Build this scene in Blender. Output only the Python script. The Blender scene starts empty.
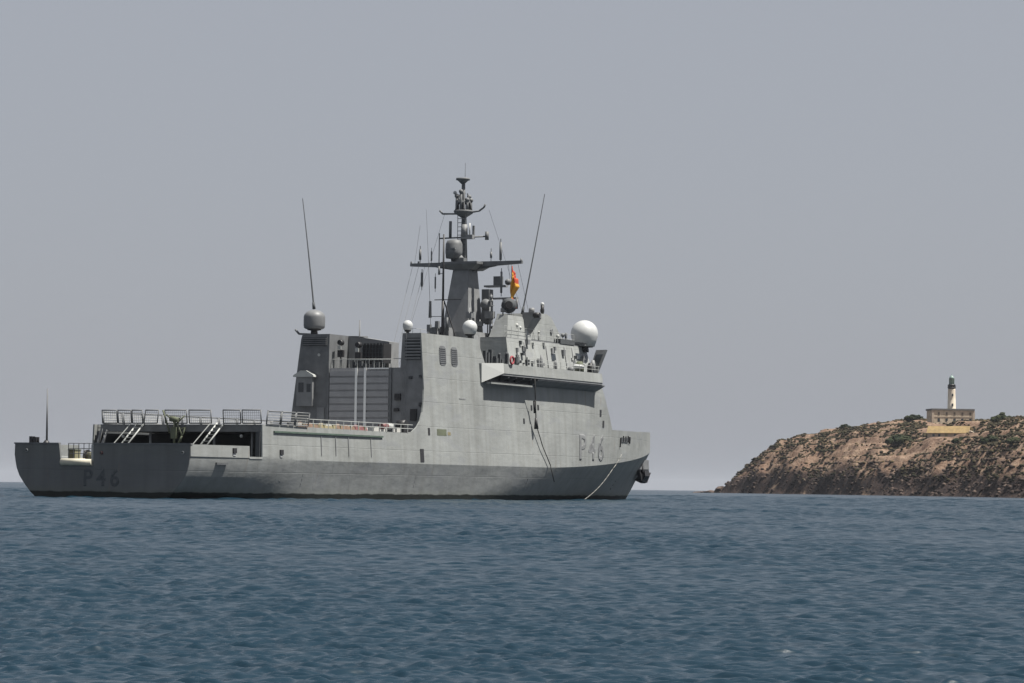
import bpy, math, random
import numpy as np
from mathutils import Vector, noise
random.seed(7)
rng = np.random.default_rng(11)
R = math.radians
SC = bpy.context.scene
COL = SC.collection

# ------------------------------------------------------------------ camera
CAM_H = 1.04
FPX = 2715.0
cd = bpy.data.cameras.new('camera')
cam = bpy.data.objects.new('camera', cd)
COL.objects.link(cam)
cd.sensor_width = 36.0
cd.lens = 36.0 * FPX / 1024.0
cd.clip_start = 0.5
cd.clip_end = 60000.0
cam.location = (0, 0, CAM_H)
pitch = math.atan(146.5 / FPX)
from mathutils import Matrix
cam.rotation_euler = (Matrix.Rotation(R(90) + pitch, 3, 'X') @ Matrix.Rotation(0.0127, 3, 'Z')).to_euler()
SC.camera = cam

# ------------------------------------------------------------------ ship frame
PHI = R(26.0)
SX, SY = -27.475, 182.412
UA = Vector((math.sin(PHI), math.cos(PHI), 0))
VB = Vector((math.cos(PHI), -math.sin(PHI), 0))

# ------------------------------------------------------------------ world and sun
SUN_EL = R(64)
sh = (VB + 0.16 * UA).normalized()
sun_az = math.atan2(sh.x, sh.y)                 # clockwise from +Y
world = bpy.data.worlds.new('World')
SC.world = world
world.use_nodes = True
wn, wl = world.node_tree.nodes, world.node_tree.links
wn.clear()
sky = wn.new('ShaderNodeTexSky'); sky.sky_type = 'NISHITA'
sky.sun_disc = False
sky.sun_elevation = SUN_EL
sky.sun_rotation = sun_az
sky.altitude = 0
sky.air_density = 1.0
sky.dust_density = 4.0
sky.ozone_density = 2.0
hz = wn.new('ShaderNodeMix'); hz.data_type = 'RGBA'
hz.inputs[0].default_value = 0.84               # thick even summer haze over the whole sky
hz.inputs[7].default_value = (4.02, 4.21, 4.64, 1)
bgn = wn.new('ShaderNodeBackground'); bgn.inputs[1].default_value = 0.052
wo = wn.new('ShaderNodeOutputWorld')
wl.new(sky.outputs[0], hz.inputs[6]); wl.new(hz.outputs[2], bgn.inputs[0]); wl.new(bgn.outputs[0], wo.inputs[0])
ld = bpy.data.lights.new('sun', 'SUN'); ld.energy = 5.0; ld.angle = R(0.6); ld.color = (1.0, 0.955, 0.88)
sun = bpy.data.objects.new('sun', ld); COL.objects.link(sun)
sdir = Vector((sh.x * math.cos(SUN_EL), sh.y * math.cos(SUN_EL), math.sin(SUN_EL)))
sun.rotation_euler = sdir.to_track_quat('Z', 'Y').to_euler()
sun.location = (0, 0, 200)
vs = SC.view_settings
vs.view_transform = 'Standard'; vs.look = 'None'; vs.gamma = 1.0; vs.exposure = 0.95
vs.use_curve_mapping = False

# ------------------------------------------------------------------ materials
def mat(name, col, rough=0.6, metal=0.0, spec=0.4, var=0.0, vscale=1.5, bump=0.0, bscale=6.0):
    m = bpy.data.materials.new(name); m.use_nodes = True
    n, l = m.node_tree.nodes, m.node_tree.links
    p = n['Principled BSDF']
    p.inputs['Base Color'].default_value = (*col, 1)
    p.inputs['Roughness'].default_value = rough
    p.inputs['Metallic'].default_value = metal
    p.inputs['Specular IOR Level'].default_value = spec
    tc = n.new('ShaderNodeTexCoord')
    if var > 0:
        nz = n.new('ShaderNodeTexNoise'); nz.inputs['Scale'].default_value = vscale; nz.inputs['Detail'].default_value = 6
        cr = n.new('ShaderNodeValToRGB')
        cr.color_ramp.elements[0].position = 0.3; cr.color_ramp.elements[1].position = 0.7
        cr.color_ramp.elements[0].color = (*[c * (1 - var) for c in col], 1)
        cr.color_ramp.elements[1].color = (*[min(1, c * (1 + var)) for c in col], 1)
        l.new(tc.outputs['Object'], nz.inputs['Vector']); l.new(nz.outputs[0], cr.inputs[0]); l.new(cr.outputs[0], p.inputs['Base Color'])
    if bump > 0:
        nb = n.new('ShaderNodeTexNoise'); nb.inputs['Scale'].default_value = bscale; nb.inputs['Detail'].default_value = 4
        bp = n.new('ShaderNodeBump'); bp.inputs['Strength'].default_value = bump; bp.inputs['Distance'].default_value = 0.1
        l.new(tc.outputs['Object'], nb.inputs['Vector']); l.new(nb.outputs[0], bp.inputs['Height']); l.new(bp.outputs[0], p.inputs['Normal'])
    return m

def hull_mat(name, col, bottom=True, kz=1.0):
    """weathered naval grey: blotches, vertical run marks, plate seams, rust spots, black boot-topping"""
    m = bpy.data.materials.new(name); m.use_nodes = True
    n, l = m.node_tree.nodes, m.node_tree.links
    p = n['Principled BSDF']; p.inputs['Roughness'].default_value = 0.62; p.inputs['Specular IOR Level'].default_value = 0.3
    tc = n.new('ShaderNodeTexCoord')
    def mapping(sc):
        mp = n.new('ShaderNodeMapping'); mp.inputs['Scale'].default_value = sc
        l.new(tc.outputs['Object'], mp.inputs['Vector']); return mp
    def nz(sc, detail=5, scale=1.0, dist=0.0):
        t = n.new('ShaderNodeTexNoise'); t.inputs['Scale'].default_value = scale; t.inputs['Detail'].default_value = detail
        t.inputs['Distortion'].default_value = dist
        l.new(mapping(sc).outputs[0], t.inputs['Vector']); return t
    def ramp(src, a, b, ca, cb):
        r = n.new('ShaderNodeValToRGB'); r.color_ramp.elements[0].position = a; r.color_ramp.elements[1].position = b
        r.color_ramp.elements[0].color = ca; r.color_ramp.elements[1].color = cb
        l.new(src, r.inputs[0]); return r
    def mix(fac, a, b, mode='MIX'):
        x = n.new('ShaderNodeMix'); x.data_type = 'RGBA'; x.blend_type = mode
        if isinstance(fac, float): x.inputs[0].default_value = fac
        else: l.new(fac, x.inputs[0])
        for i, s in ((6, a), (7, b)):
            if isinstance(s, tuple): x.inputs[i].default_value = s
            else: l.new(s, x.inputs[i])
        return x.outputs[2]
    blot = ramp(nz((1, 1, 1), 6, 0.35).outputs[0], 0.3, 0.7, (*[c * 0.86 for c in col], 1), (*[c * 1.10 for c in col], 1))
    streak = ramp(nz((1.6, 1.6, 0.09), 5, 1.0).outputs[0], 0.40, 0.72, (1, 1, 1, 1), (0.80, 0.79, 0.77, 1))
    c = mix(0.8, blot.outputs[0], streak.outputs[0], 'MULTIPLY')
    if kz != 1.0: c = mix(1.0, c, (kz, kz, kz * 1.03, 1), 'MULTIPLY')
    # dull patches of fresher paint
    patch = ramp(nz((0.35, 0.35, 0.9), 2, 1.0).outputs[0], 0.60, 0.63, (0, 0, 0, 1), (1, 1, 1, 1))
    c = mix(patch.outputs[0], c, mix(0.5, c, (col[0] * 0.86, col[1] * 0.86, col[2] * 0.9, 1)))
    # rust weeps: thin vertical
    rst = ramp(nz((2.2, 2.2, 0.25), 6, 1.0, 0.4).outputs[0], 0.68, 0.76, (0, 0, 0, 1), (1, 1, 1, 1))
    rm = n.new('ShaderNodeMath'); rm.operation = 'MULTIPLY'; rm.inputs[1].default_value = 0.6
    l.new(rst.outputs[0], rm.inputs[0])
    c = mix(rm.outputs[0], c, (0.16, 0.12, 0.09, 1))
    # plate seams
    br = n.new('ShaderNodeTexBrick'); br.inputs['Scale'].default_value = 1.0
    br.inputs['Brick Width'].default_value = 5.2; br.inputs['Row Height'].default_value = 1.9
    br.inputs['Mortar Size'].default_value = 0.03; br.inputs['Mortar Smooth'].default_value = 0.6
    sx = n.new('ShaderNodeSeparateXYZ'); cx = n.new('ShaderNodeCombineXYZ')
    l.new(tc.outputs['Object'], sx.inputs[0])
    add = n.new('ShaderNodeMath'); add.operation = 'ADD'
    l.new(sx.outputs[0], add.inputs[0]); l.new(sx.outputs[1], add.inputs[1])
    l.new(add.outputs[0], cx.inputs[0]); l.new(sx.outputs[2], cx.inputs[1])
    l.new(cx.outputs[0], br.inputs['Vector'])
    seam = n.new('ShaderNodeMath'); seam.operation = 'MULTIPLY'; seam.inputs[1].default_value = 0.18
    l.new(br.outputs['Fac'], seam.inputs[0])
    c = mix(seam.outputs[0], c, (*[q * 0.55 for q in col], 1))
    if bottom:
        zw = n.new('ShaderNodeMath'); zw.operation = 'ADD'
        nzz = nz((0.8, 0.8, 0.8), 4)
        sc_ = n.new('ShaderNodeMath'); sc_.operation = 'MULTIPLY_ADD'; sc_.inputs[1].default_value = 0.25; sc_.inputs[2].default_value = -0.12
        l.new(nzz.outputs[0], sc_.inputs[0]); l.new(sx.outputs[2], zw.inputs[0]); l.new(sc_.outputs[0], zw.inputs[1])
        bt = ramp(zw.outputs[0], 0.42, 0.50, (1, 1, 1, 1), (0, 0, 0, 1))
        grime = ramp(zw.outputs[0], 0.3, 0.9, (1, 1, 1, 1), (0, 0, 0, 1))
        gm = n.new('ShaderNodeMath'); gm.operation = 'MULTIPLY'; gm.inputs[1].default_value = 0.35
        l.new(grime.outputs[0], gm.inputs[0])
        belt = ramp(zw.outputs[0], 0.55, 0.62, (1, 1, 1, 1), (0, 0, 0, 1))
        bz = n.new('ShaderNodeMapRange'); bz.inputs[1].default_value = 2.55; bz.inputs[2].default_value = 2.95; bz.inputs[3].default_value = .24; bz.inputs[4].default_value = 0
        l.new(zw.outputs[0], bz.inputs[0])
        c = mix(bz.outputs[0], c, (0.105, 0.11, 0.125, 1))       # shade of the flared lower strakes put into the colour, with bluish weathering
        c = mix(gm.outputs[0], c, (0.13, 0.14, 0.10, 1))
        c = mix(bt.outputs[0], c, (0.012, 0.014, 0.012, 1))
    l.new(c, p.inputs['Base Color'])
    nb = nz((0.5, 0.5, 1.1), 3, 1.0)
    bp = n.new('ShaderNodeBump'); bp.inputs['Strength'].default_value = 0.8; bp.inputs['Distance'].default_value = 0.06
    l.new(nb.outputs[0], bp.inputs['Height'])
    bp2 = n.new('ShaderNodeBump'); bp2.invert = True; bp2.inputs['Strength'].default_value = 0.5; bp2.inputs['Distance'].default_value = 0.02
    l.new(br.outputs['Fac'], bp2.inputs['Height']); l.new(bp.outputs[0], bp2.inputs['Normal'])
    l.new(bp2.outputs[0], p.inputs['Normal'])
    return m

GREY = (0.215, 0.225, 0.222)
M = {
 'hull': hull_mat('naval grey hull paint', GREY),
 'pale': hull_mat('lighter upperworks paint', tuple(c * 1.22 for c in GREY), bottom=False),
 'stern_shade': hull_mat('hull grey with stern shade put in', tuple(c * .6 for c in GREY)),  # hull grey darkened: shade of the stern face put into the colour
 'grey': hull_mat('naval grey superstructure paint', GREY, bottom=False),
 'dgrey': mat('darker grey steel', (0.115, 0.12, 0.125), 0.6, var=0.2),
 'mast': mat('mast grey paint', (0.17, 0.175, 0.18), 0.6, var=0.15),
 'lgrey': mat('pale grey paint', (0.33, 0.34, 0.33), 0.55, var=0.1),
 'deck': mat('dark deck coating', (0.09, 0.10, 0.10), 0.8, var=0.2),
 'black': mat('black fittings', (0.02, 0.02, 0.022), 0.5),
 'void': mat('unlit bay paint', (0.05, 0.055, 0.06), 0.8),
 'white': mat('white plastic radome', (0.38, 0.39, 0.39), 0.45, var=0.05, vscale=3),
 'radgrey': mat('grey plastic radome', (0.13, 0.135, 0.14), 0.5, var=0.08, vscale=3),
 'door': mat('roller door slats', (0.27, 0.27, 0.275), 0.55, var=0.08),
 'wpaint': mat('white stripe paint', (0.74, 0.74, 0.72), 0.6),
 'glass': mat('dark window glass', (0.02, 0.025, 0.03), 0.12, spec=0.6),
 'green': mat('green netting strip', (0.05, 0.075, 0.06), 0.8, var=0.2),
 'orange': mat('orange canvas', (0.13, 0.085, 0.06), 0.75, var=0.2),
 'yellow': mat('yellow paint', (0.17, 0.145, 0.085), 0.7, var=0.15),
 'red': mat('red paint', (0.13, 0.055, 0.055), 0.6, var=0.15),
 'cream': mat('cream fender canvas', (0.50, 0.47, 0.38), 0.8, var=0.15),
 'mark': mat('faded number paint', (0.145, 0.15, 0.155), 0.7, var=0.25),
 'markdark': mat('dark number paint', (0.068, 0.074, 0.08), 0.7, var=0.1),
 'rope': mat('pale rope', (0.17, 0.17, 0.16), 0.9),
 'drope': mat('dark rope', (0.04, 0.04, 0.04), 0.9),
 'net': mat('net cord', (0.38, 0.38, 0.36), 0.9),
 'khaki': mat('khaki canvas', (0.20, 0.19, 0.12), 0.85, var=0.25),
 'olive': mat('olive paint', (0.08, 0.09, 0.06), 0.8, var=0.2),
}

# ------------------------------------------------------------------ mesh builder
class MB:
    def __init__(s): s.v = []; s.f = []; s.sm = []
    def add(s, vs_, fs, smooth=False):
        o = len(s.v); s.v += [tuple(p) for p in vs_]
        for f in fs: s.f.append([i + o for i in f]); s.sm.append(smooth)
        return s
    def box(s, x0, x1, y0, y1, z0, z1):
        x0, x1 = min(x0, x1), max(x0, x1); y0, y1 = min(y0, y1), max(y0, y1); z0, z1 = min(z0, z1), max(z0, z1)
        return s.frus((x0, x1, y0, y1, z0), (x0, x1, y0, y1, z1))
    def frus(s, lo, hi):
        a, b = lo, hi
        v = [(a[0], a[2], a[4]), (a[1], a[2], a[4]), (a[1], a[3], a[4]), (a[0], a[3], a[4]),
             (b[0], b[2], b[4]), (b[1], b[2], b[4]), (b[1], b[3], b[4]), (b[0], b[3], b[4])]
        return s.add(v, [(0, 3, 2, 1), (4, 5, 6, 7), (0, 1, 5, 4), (1, 2, 6, 5), (2, 3, 7, 6), (3, 0, 4, 7)])
    def tube(s, p0, p1, r0, r1=None, n=8, caps=True):
        r1 = r0 if r1 is None else r1
        p0, p1 = Vector(p0), Vector(p1); d = (p1 - p0).normalized()
        q = d.to_track_quat('Z', 'Y'); ax, ay = q @ Vector((1, 0, 0)), q @ Vector((0, 1, 0))
        v = []
        for p, r in ((p0, r0), (p1, r1)):
            for i in range(n):
                t = 2 * math.pi * i / n
                v.append(p + ax * (r * math.cos(t)) + ay * (r * math.sin(t)))
        f = [(i, (i + 1) % n, n + (i + 1) % n, n + i) for i in range(n)]
        s.add(v, f, n > 5)
        if caps:
            o = len(s.v) - 2 * n
            s.f.append([o + i for i in range(n)][::-1]); s.sm.append(False)
            s.f.append([o + n + i for i in range(n)]); s.sm.append(False)
        return s
    def path(s, pts, r, n=6):
        for a, b in zip(pts[:-1], pts[1:]): s.tube(a, b, r, r, n)
        return s
    def lathe(s, c, prof, n=28, smooth=True):
        """prof = [(radius, z)...] bottom to top about vertical axis through c"""
        c = Vector(c); v = []; f = []
        for r, z in prof:
            for i in range(n):
                t = 2 * math.pi * i / n
                v.append(c + Vector((r * math.cos(t), r * math.sin(t), z)))
        for k in range(len(prof) - 1):
            for i in range(n):
                j = (i + 1) % n
                f.append((k * n + i, k * n + j, (k + 1) * n + j, (k + 1) * n + i))
        s.add(v, f, smooth)
        o = len(s.v) - len(v)
        if prof[0][0] > 1e-4: s.f.append([o + i for i in range(n)][::-1]); s.sm.append(False)
        if prof[-1][0] > 1e-4: s.f.append([o + (len(prof) - 1) * n + i for i in range(n)]); s.sm.append(False)
        return s
    def ball(s, c, r, sx=1, sy=1, sz=1, n=16, m=10):
        c = Vector(c); v = []; f = []
        for k in range(m + 1):
            ph = math.pi * k / m
            for i in range(n):
                t = 2 * math.pi * i / n
                v.append(c + Vector((r * sx * math.sin(ph) * math.cos(t), r * sy * math.sin(ph) * math.sin(t), -r * sz * math.cos(ph))))
        for k in range(m):
            for i in range(n):
                j = (i + 1) % n
                f.append((k * n + i, k * n + j, (k + 1) * n + j, (k + 1) * n + i))
        return s.add(v, f, True)
    def prism_a(s, poly, a0, a1):
        """polygon of (b, z) extruded along the ship from a0 to a1"""
        n = len(poly)
        v = [(b, a0, z) for b, z in poly] + [(b, a1, z) for b, z in poly]
        f = [list(range(n)), list(range(n, 2 * n))[::-1]] + [(i, n + i, n + (i + 1) % n, (i + 1) % n) for i in range(n)]
        return s.add(v, f)
    def prism_b(s, poly, b0, b1):
        """polygon of (a, z) extruded athwartships"""
        n = len(poly)
        v = [(b0, a, z) for a, z in poly] + [(b1, a, z) for a, z in poly]
        f = [list(range(n)), list(range(n, 2 * n))[::-1]] + [(i, n + i, n + (i + 1) % n, (i + 1) % n) for i in range(n)]
        return s.add(v, f)
    def build(s, name, material, parent=None, fix=True):
        me = bpy.data.meshes.new(name)
        me.from_pydata(s.v, [], s.f); me.materials.append(material)
        me.polygons.foreach_set('use_smooth', s.sm)
        if fix:
            import bmesh
            bm = bmesh.new(); bm.from_mesh(me)
            bmesh.ops.remove_doubles(bm, verts=bm.verts, dist=1e-5)
            bmesh.ops.recalc_face_normals(bm, faces=bm.faces); bm.to_mesh(me); bm.free()
        me.validate(); me.update()
        o = bpy.data.objects.new(name, me); COL.objects.link(o)
        if parent: o.parent = parent
        return o

def tag(o, label=None, cat=None, group=None, kind=None):
    if label: o['label'] = label
    if cat: o['category'] = cat
    if group: o['group'] = group
    if kind: o['kind'] = kind
    return o
def empty(name, loc, rz=0.0):
    o = bpy.data.objects.new(name, None); COL.objects.link(o); o.location = loc; o.rotation_euler = (0, 0, rz)
    o.empty_display_size = 0.5
    return o
def on_ship(b, a, z):
    return Vector((SX, SY, 0)) + VB * b + UA * a + Vector((0, 0, z))
def ss(x, a, b):
    t = min(1, max(0, (x - a) / (b - a))); return t * t * (3 - 2 * t)

# ------------------------------------------------------------------ sea
def water_mat():
    m = bpy.data.materials.new('sea water'); m.use_nodes = True
    n, l = m.node_tree.nodes, m.node_tree.links
    p = n['Principled BSDF']
    p.inputs['Base Color'].default_value = (0.0065, 0.0205, 0.0335, 1)
    p.inputs['Roughness'].default_value = 0.27
    p.inputs['IOR'].default_value = 1.333
    p.inputs['Specular IOR Level'].default_value = 0.5
    ge = n.new('ShaderNodeNewGeometry')
    # small ripples tilt the surface normal; gusts make some stretches rougher than others
    def tex(sc, det, ro=.62):
        mp = n.new('ShaderNodeMapping'); mp.inputs['Scale'].default_value = sc; mp.inputs['Rotation'].default_value = (0, 0, R(10))
        t = n.new('ShaderNodeTexNoise'); t.inputs['Scale'].default_value = 1.0; t.inputs['Detail'].default_value = det; t.inputs['Roughness'].default_value = ro
        l.new(ge.outputs['Position'], mp.inputs['Vector']); l.new(mp.outputs[0], t.inputs['Vector']); return t
    def vm(op, a, b):
        x = n.new('ShaderNodeVectorMath'); x.operation = op
        for k, q in ((0, a), (1, b)):
            if isinstance(q, tuple): x.inputs[k].default_value = q
            else: l.new(q, x.inputs[k])
        return x.outputs[0]
    a = vm('MULTIPLY', vm('SUBTRACT', tex((1.1, 2.6, 1), 5).outputs['Color'], (.5, .5, .5)), (1.2, 1.6, 0))
    b = vm('MULTIPLY', vm('SUBTRACT', tex((6, 12, 1), 3).outputs['Color'], (.5, .5, .5)), (.4, .5, 0))
    gust = tex((.018, .05, 1), 4)
    gr_ = n.new('ShaderNodeMapRange'); gr_.inputs[1].default_value = .35; gr_.inputs[2].default_value = .65; gr_.inputs[3].default_value = .55; gr_.inputs[4].default_value = 1.3
    l.new(gust.outputs[0], gr_.inputs[0])
    sm = vm('MULTIPLY', vm('ADD', a, b), gr_.outputs[0])
    nn = n.new('ShaderNodeVectorMath'); nn.operation = 'NORMALIZE'; l.new(vm('ADD', ge.outputs['Normal'], sm), nn.inputs[0])
    l.new(nn.outputs[0], p.inputs['Normal'])
    return m

def make_sea():
    rs = [0.6]
    while rs[-1] < 7: rs.append(rs[-1] * 1.05)
    while rs[-1] < 450: rs.append(rs[-1] * 1.0013)
    while rs[-1] < 1000: rs.append(rs[-1] * 1.003)
    while rs[-1] < 1500: rs.append(rs[-1] * 1.005)
    while rs[-1] < 15000: rs.append(rs[-1] * 1.03)
    rs = np.array(rs)
    fine = np.arange(-R(13.5), R(13.5) + 1e-6, 0.00105)
    coarse = np.arange(R(13.5) + R(2), 2 * math.pi - R(13.5) - R(1), R(2))
    th = np.concatenate([fine, coarse])
    nr, nt = len(rs), len(th)
    RR, TT = np.meshgrid(rs, th, indexing='ij')
    X = (RR * np.sin(TT)).astype(np.float32); Y = (RR * np.cos(TT)).astype(np.float32)
    Z = np.zeros_like(X)
    DX = np.zeros_like(X); DY = np.zeros_like(X)
    dr = (RR * np.where(RR < 450, .0013, np.where(RR < 1000, .003, .005))).astype(np.float32)
    ncomp = 140
    lam = np.exp(rng.uniform(np.log(0.08), np.log(5), ncomp))
    # the sea builds with distance from the shelter of the near shore: short chop close in, longer waves further out
    lc = np.clip(0.0064 * np.maximum(Y, 5), .10, 5.0)
    ang = R(192) + rng.normal(0, R(30), ncomp)        # travelling towards the camera and a little to its left
    ph = rng.uniform(0, 2 * math.pi, ncomp)
    for L, A, P in zip(lam, ang, ph):
        k = 2 * math.pi / L; kx, ky = k * math.sin(A), k * math.cos(A)
        amp = 0.0135 * L * np.exp(-(np.log(L / lc)) ** 2 / (2 * .75 ** 2))
        fade = np.clip((L / dr - 2.2) / 2.0, 0, 1)
        arg = kx * X + ky * Y + P
        Z += amp * fade * np.sin(arg)
        c = np.cos(arg) * amp * fade * 0.3
        DX += c * math.sin(A); DY += c * math.cos(A)
    # gusty patches: calmer and rougher areas
    pat = 0.8 + 0.25 * np.sin(X * 0.11 + 0.7 * np.sin(Y * 0.07)) * np.sin(Y * 0.05 + 1.3) + 0.2 * np.sin(X * .31 + Y * .13)
    t_ = np.clip((Y - 35) / 70, 0, 1); lee = 1 - .38 * t_ * t_ * (3 - 2 * t_)
    Z *= pat * lee
    X = X + DX; Y = Y + DY
    co = np.stack([X, Y, Z], -1).reshape(-1, 3).astype(np.float32)
    co = np.concatenate([co, np.array([[0, 0, 0]], np.float32)])
    i = np.arange(nr - 1)[:, None]; j = np.arange(nt)[None, :]; j2 = (j + 1) % nt
    q = np.stack([i * nt + j, (i + 1) * nt + j, (i + 1) * nt + j2, i * nt + j2], -1).reshape(-1, 4)
    c = len(co) - 1
    jj = np.arange(nt); tri = np.stack([np.full(nt, c), jj, (jj + 1) % nt], -1)
    me = bpy.data.meshes.new('sea')
    nq, ntt = len(q), len(tri)
    me.vertices.add(len(co)); me.vertices.foreach_set('co', co.ravel())
    loops = np.concatenate([q.ravel(), tri.ravel()]).astype(np.int32)
    me.loops.add(len(loops)); me.loops.foreach_set('vertex_index', loops)
    me.polygons.add(nq + ntt)
    st = np.concatenate([np.arange(nq) * 4, nq * 4 + np.arange(ntt) * 3]).astype(np.int32)
    me.polygons.foreach_set('loop_start', st)
    me.update(calc_edges=True)
    me.polygons.foreach_set('use_smooth', np.ones(nq + ntt, bool))
    me.materials.append(water_mat())
    o = bpy.data.objects.new('sea', me); COL.objects.link(o)
    tag(o, kind='structure')
    n = me.polygons[0].normal
    if n.z < 0: me.flip_normals()
make_sea()

# ------------------------------------------------------------------ warship hull
def lerp(tab, x):
    if x <= tab[0][0]: return tab[0][1]
    for (x0, y0), (x1, y1) in zip(tab[:-1], tab[1:]):
        if x <= x1: return y0 + (y1 - y0) * (x - x0) / (x1 - x0)
    return tab[-1][1]
def zk(a): return 2.8 + 1.94 * max(0, (a - 55) / 38.9) ** 1.5
STERN = [(-1.5, 3.6), (-1, 4.2), (0, 5.25), (.4, 5.75), (1, 6.3), (1.5, 6.68), (2, 6.9), (2.4, 7.0), (2.8, 7.04)]
def stem(zf): return 87.9 + 6.0 * max(0, zf) ** 0.95 if zf >= 0 else 87.9 + 3 * zf
def hull_b(a, z):
    """half breadth at station a and height z"""
    k = zk(min(a, 93.9)); f = z / k
    if z <= k:
        mid = 6.48 + (7.1 - 6.48) * max(0, f) ** 1.1 + min(0, z) * 0.15
        b = lerp(STERN, z / k * 2.8) * (1 - ss(a, 0, 19)) + mid * ss(a, 0, 19)
        a1 = 40 + 12 * max(0, f); p = 1.75 + 0.55 * max(0, f)
        e = stem(min(1, f))
    else:
        b = 7.1 - 0.075 * (z - k) * (0.35 + 0.65 * ss(a, 5, 25))
        a1, p, e = 52 + (z - k) * 1.5, 2.3, 93.9
    if a > a1: b *= max(0, 1 - ((a - a1) / (e - a1)) ** p)
    return b
TOP = [(0, 3.65), (7.4, 3.68), (7.42, 2.95), (9.1, 2.95), (9.12, 5.2), (30.4, 5.12), (31.3, 5.25), (32.1, 5.62), (32.7, 6.1), (33.15, 6.8), (33.4, 7.6), (33.6, 8.6), (33.62, 12.95),
       (43.3, 13.0), (44.5, 11.0), (45.2, 10.2), (67.6, 10.15), (70.9, 6.35), (80, 6.4), (93.9, 6.65)]
PTOP = [(0, 3.65), (7.4, 3.68), (7.42, 2.95), (9.1, 2.95), (9.12, 5.2), (35.5, 5.15), (37, 5.6), (38, 7), (38.4, 10.15), (67.6, 10.15), (70.9, 6.35), (80, 6.4), (93.9, 6.65)]
ROOT = empty('warship', (SX, SY, 0), -PHI)
tag(ROOT, 'grey naval patrol ship at anchor with tall mast and helicopter deck, seen from its stern', 'warship')

def make_hull():
    sm_pts = sorted(set([0, .01, 7.4, 7.42, 9.1, 9.12, 33.62, 43.3, 44.5, 45.2, 35.5, 37, 38, 38.4] + [x for x, _ in TOP if x < 50] + list(np.arange(1, 50, 1.0))))
    sfr = list(np.linspace(50, 93.9, 46)) + [67.6, 70.9, 93.0, 93.6, 92]
    cols = sorted(set(sm_pts + sfr))
    cols = [c for c in cols if c <= 93.9]
    low = [-1.5, -1, -.5, 0, .25, .5, .75, 1]; nu = 14
    mb = MB(); V = []; idx = {}
    def put(p): V.append(p); return len(V) - 1
    for side in (1, -1):
        tab = TOP if side > 0 else PTOP
        for ci, a in enumerate(cols):
            col_ = []
            k = zk(a)
            fr = [-.55, -.3, 0, .12, .25, .4, .55, .7, .85, 1.0]
            for f in fr:
                # forward of a=50 slide the lower rows back so that they end on the raked stem
                e = stem(min(1, f)) if f <= 1 else 93.9
                aa = a if a <= 50 else 50 + (e - 50) * (a - 50) / 43.9
                z = f * k if a <= 50 else f * zk(a)
                b = hull_b_f(aa, f, e, k)
                col_.append(put((side * b, aa, z)))
            top = lerp(tab, a)
            for j in range(1, nu + 1):
                z = k + (top - k) * j / nu
                col_.append(put((side * hull_b(a, z), a, z)))
            idx[(side, ci)] = col_
    nrow = len(idx[(1, 0)])
    F = []
    for side in (1, -1):
        for ci in range(len(cols) - 1):
            A, B = idx[(side, ci)], idx[(side, ci + 1)]
            for r in range(nrow - 1):
                q = (A[r], B[r], B[r + 1], A[r + 1])
                F.append(q if side > 0 else q[::-1])
    # bottom closing strip
    for ci in range(len(cols) - 1):
        F.append((idx[(1, ci)][0], idx[(-1, ci)][0], idx[(-1, ci + 1)][0], idx[(1, ci + 1)][0]))
    mb.add(V, F, True)
    o = mb.build('hull', M['hull'], ROOT)
    so = o.modifiers.new('plate', 'SOLIDIFY'); so.thickness = 0.12; so.offset = -1
    es = o.modifiers.new('edges', 'EDGE_SPLIT'); es.split_angle = R(9)
    return o
def hull_b_f(a, f, e, k):
    z = f * 2.8
    mid = 6.48 + (7.1 - 6.48) * max(0, f) ** 1.1 + min(0, z) * 0.15
    w = ss(a, 0, 19)
    b = lerp(STERN, z) * (1 - w) + mid * w
    a1 = 40 + 12 * max(0, f); p = 1.75 + 0.55 * max(0, f)
    if a > a1: b *= max(0, 1 - min(1, (a - a1) / (e - a1)) ** p)
    return b
hull = make_hull()

# transom: a plate with the working notch in its top edge
prof = [(b, z) for z, b in STERN if z < 2.8] + [(7.07, 2.8), (7.08, 3.65)]
outline = [(b - .02, z) for b, z in prof] + [(-.62, 3.65), (-.62, 2.4), (-3.25, 2.4), (-3.42, 3.65)] + [(-(b - .02), z) for b, z in prof[::-1]]
def tri_plate(outline, a0, a1):
    mb = MB(); mb.prism_a(outline, a0, a1); return mb
tr = tri_plate(outline, -0.03, 0.12).build('transom', M['stern_shade'], ROOT)
# transom cap rails
mb = MB()
mb.box(-7.12, -3.44, -.07, .2, 3.63, 3.72); mb.box(-.6, 7.12, -.07, .2, 3.63, 3.72)
mb.build('cap_rail', M['dgrey'], tr)
# fender roll in the notch
mb = MB(); mb.tube((-3.18, -.02, 2.42), (-.68, -.02, 2.42), .24, .24, 14)
mb.build('fender', M['cream'], tr)
mb = MB(); mb.box(-.77, -.6, -.06, .16, 2.5, 3.6); mb.build('notch_post', M['lgrey'], tr)
# lamps and fairleads on the transom
for b, z, m_ in ((-6.05, 3.2, 'lgrey'), (.05, 3.05, 'red'), (6.5, 3.1, 'lgrey')):
    mb = MB(); mb.tube((b, .02, z), (b, -.12, z), .12, .1, 12); fl = mb.build('fairlead', M[m_], tr)
    mb = MB(); mb.tube((b, -.12, z), (b, -.14, z), .07, .07, 12); mb.build('opening', M['black'], fl)

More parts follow.
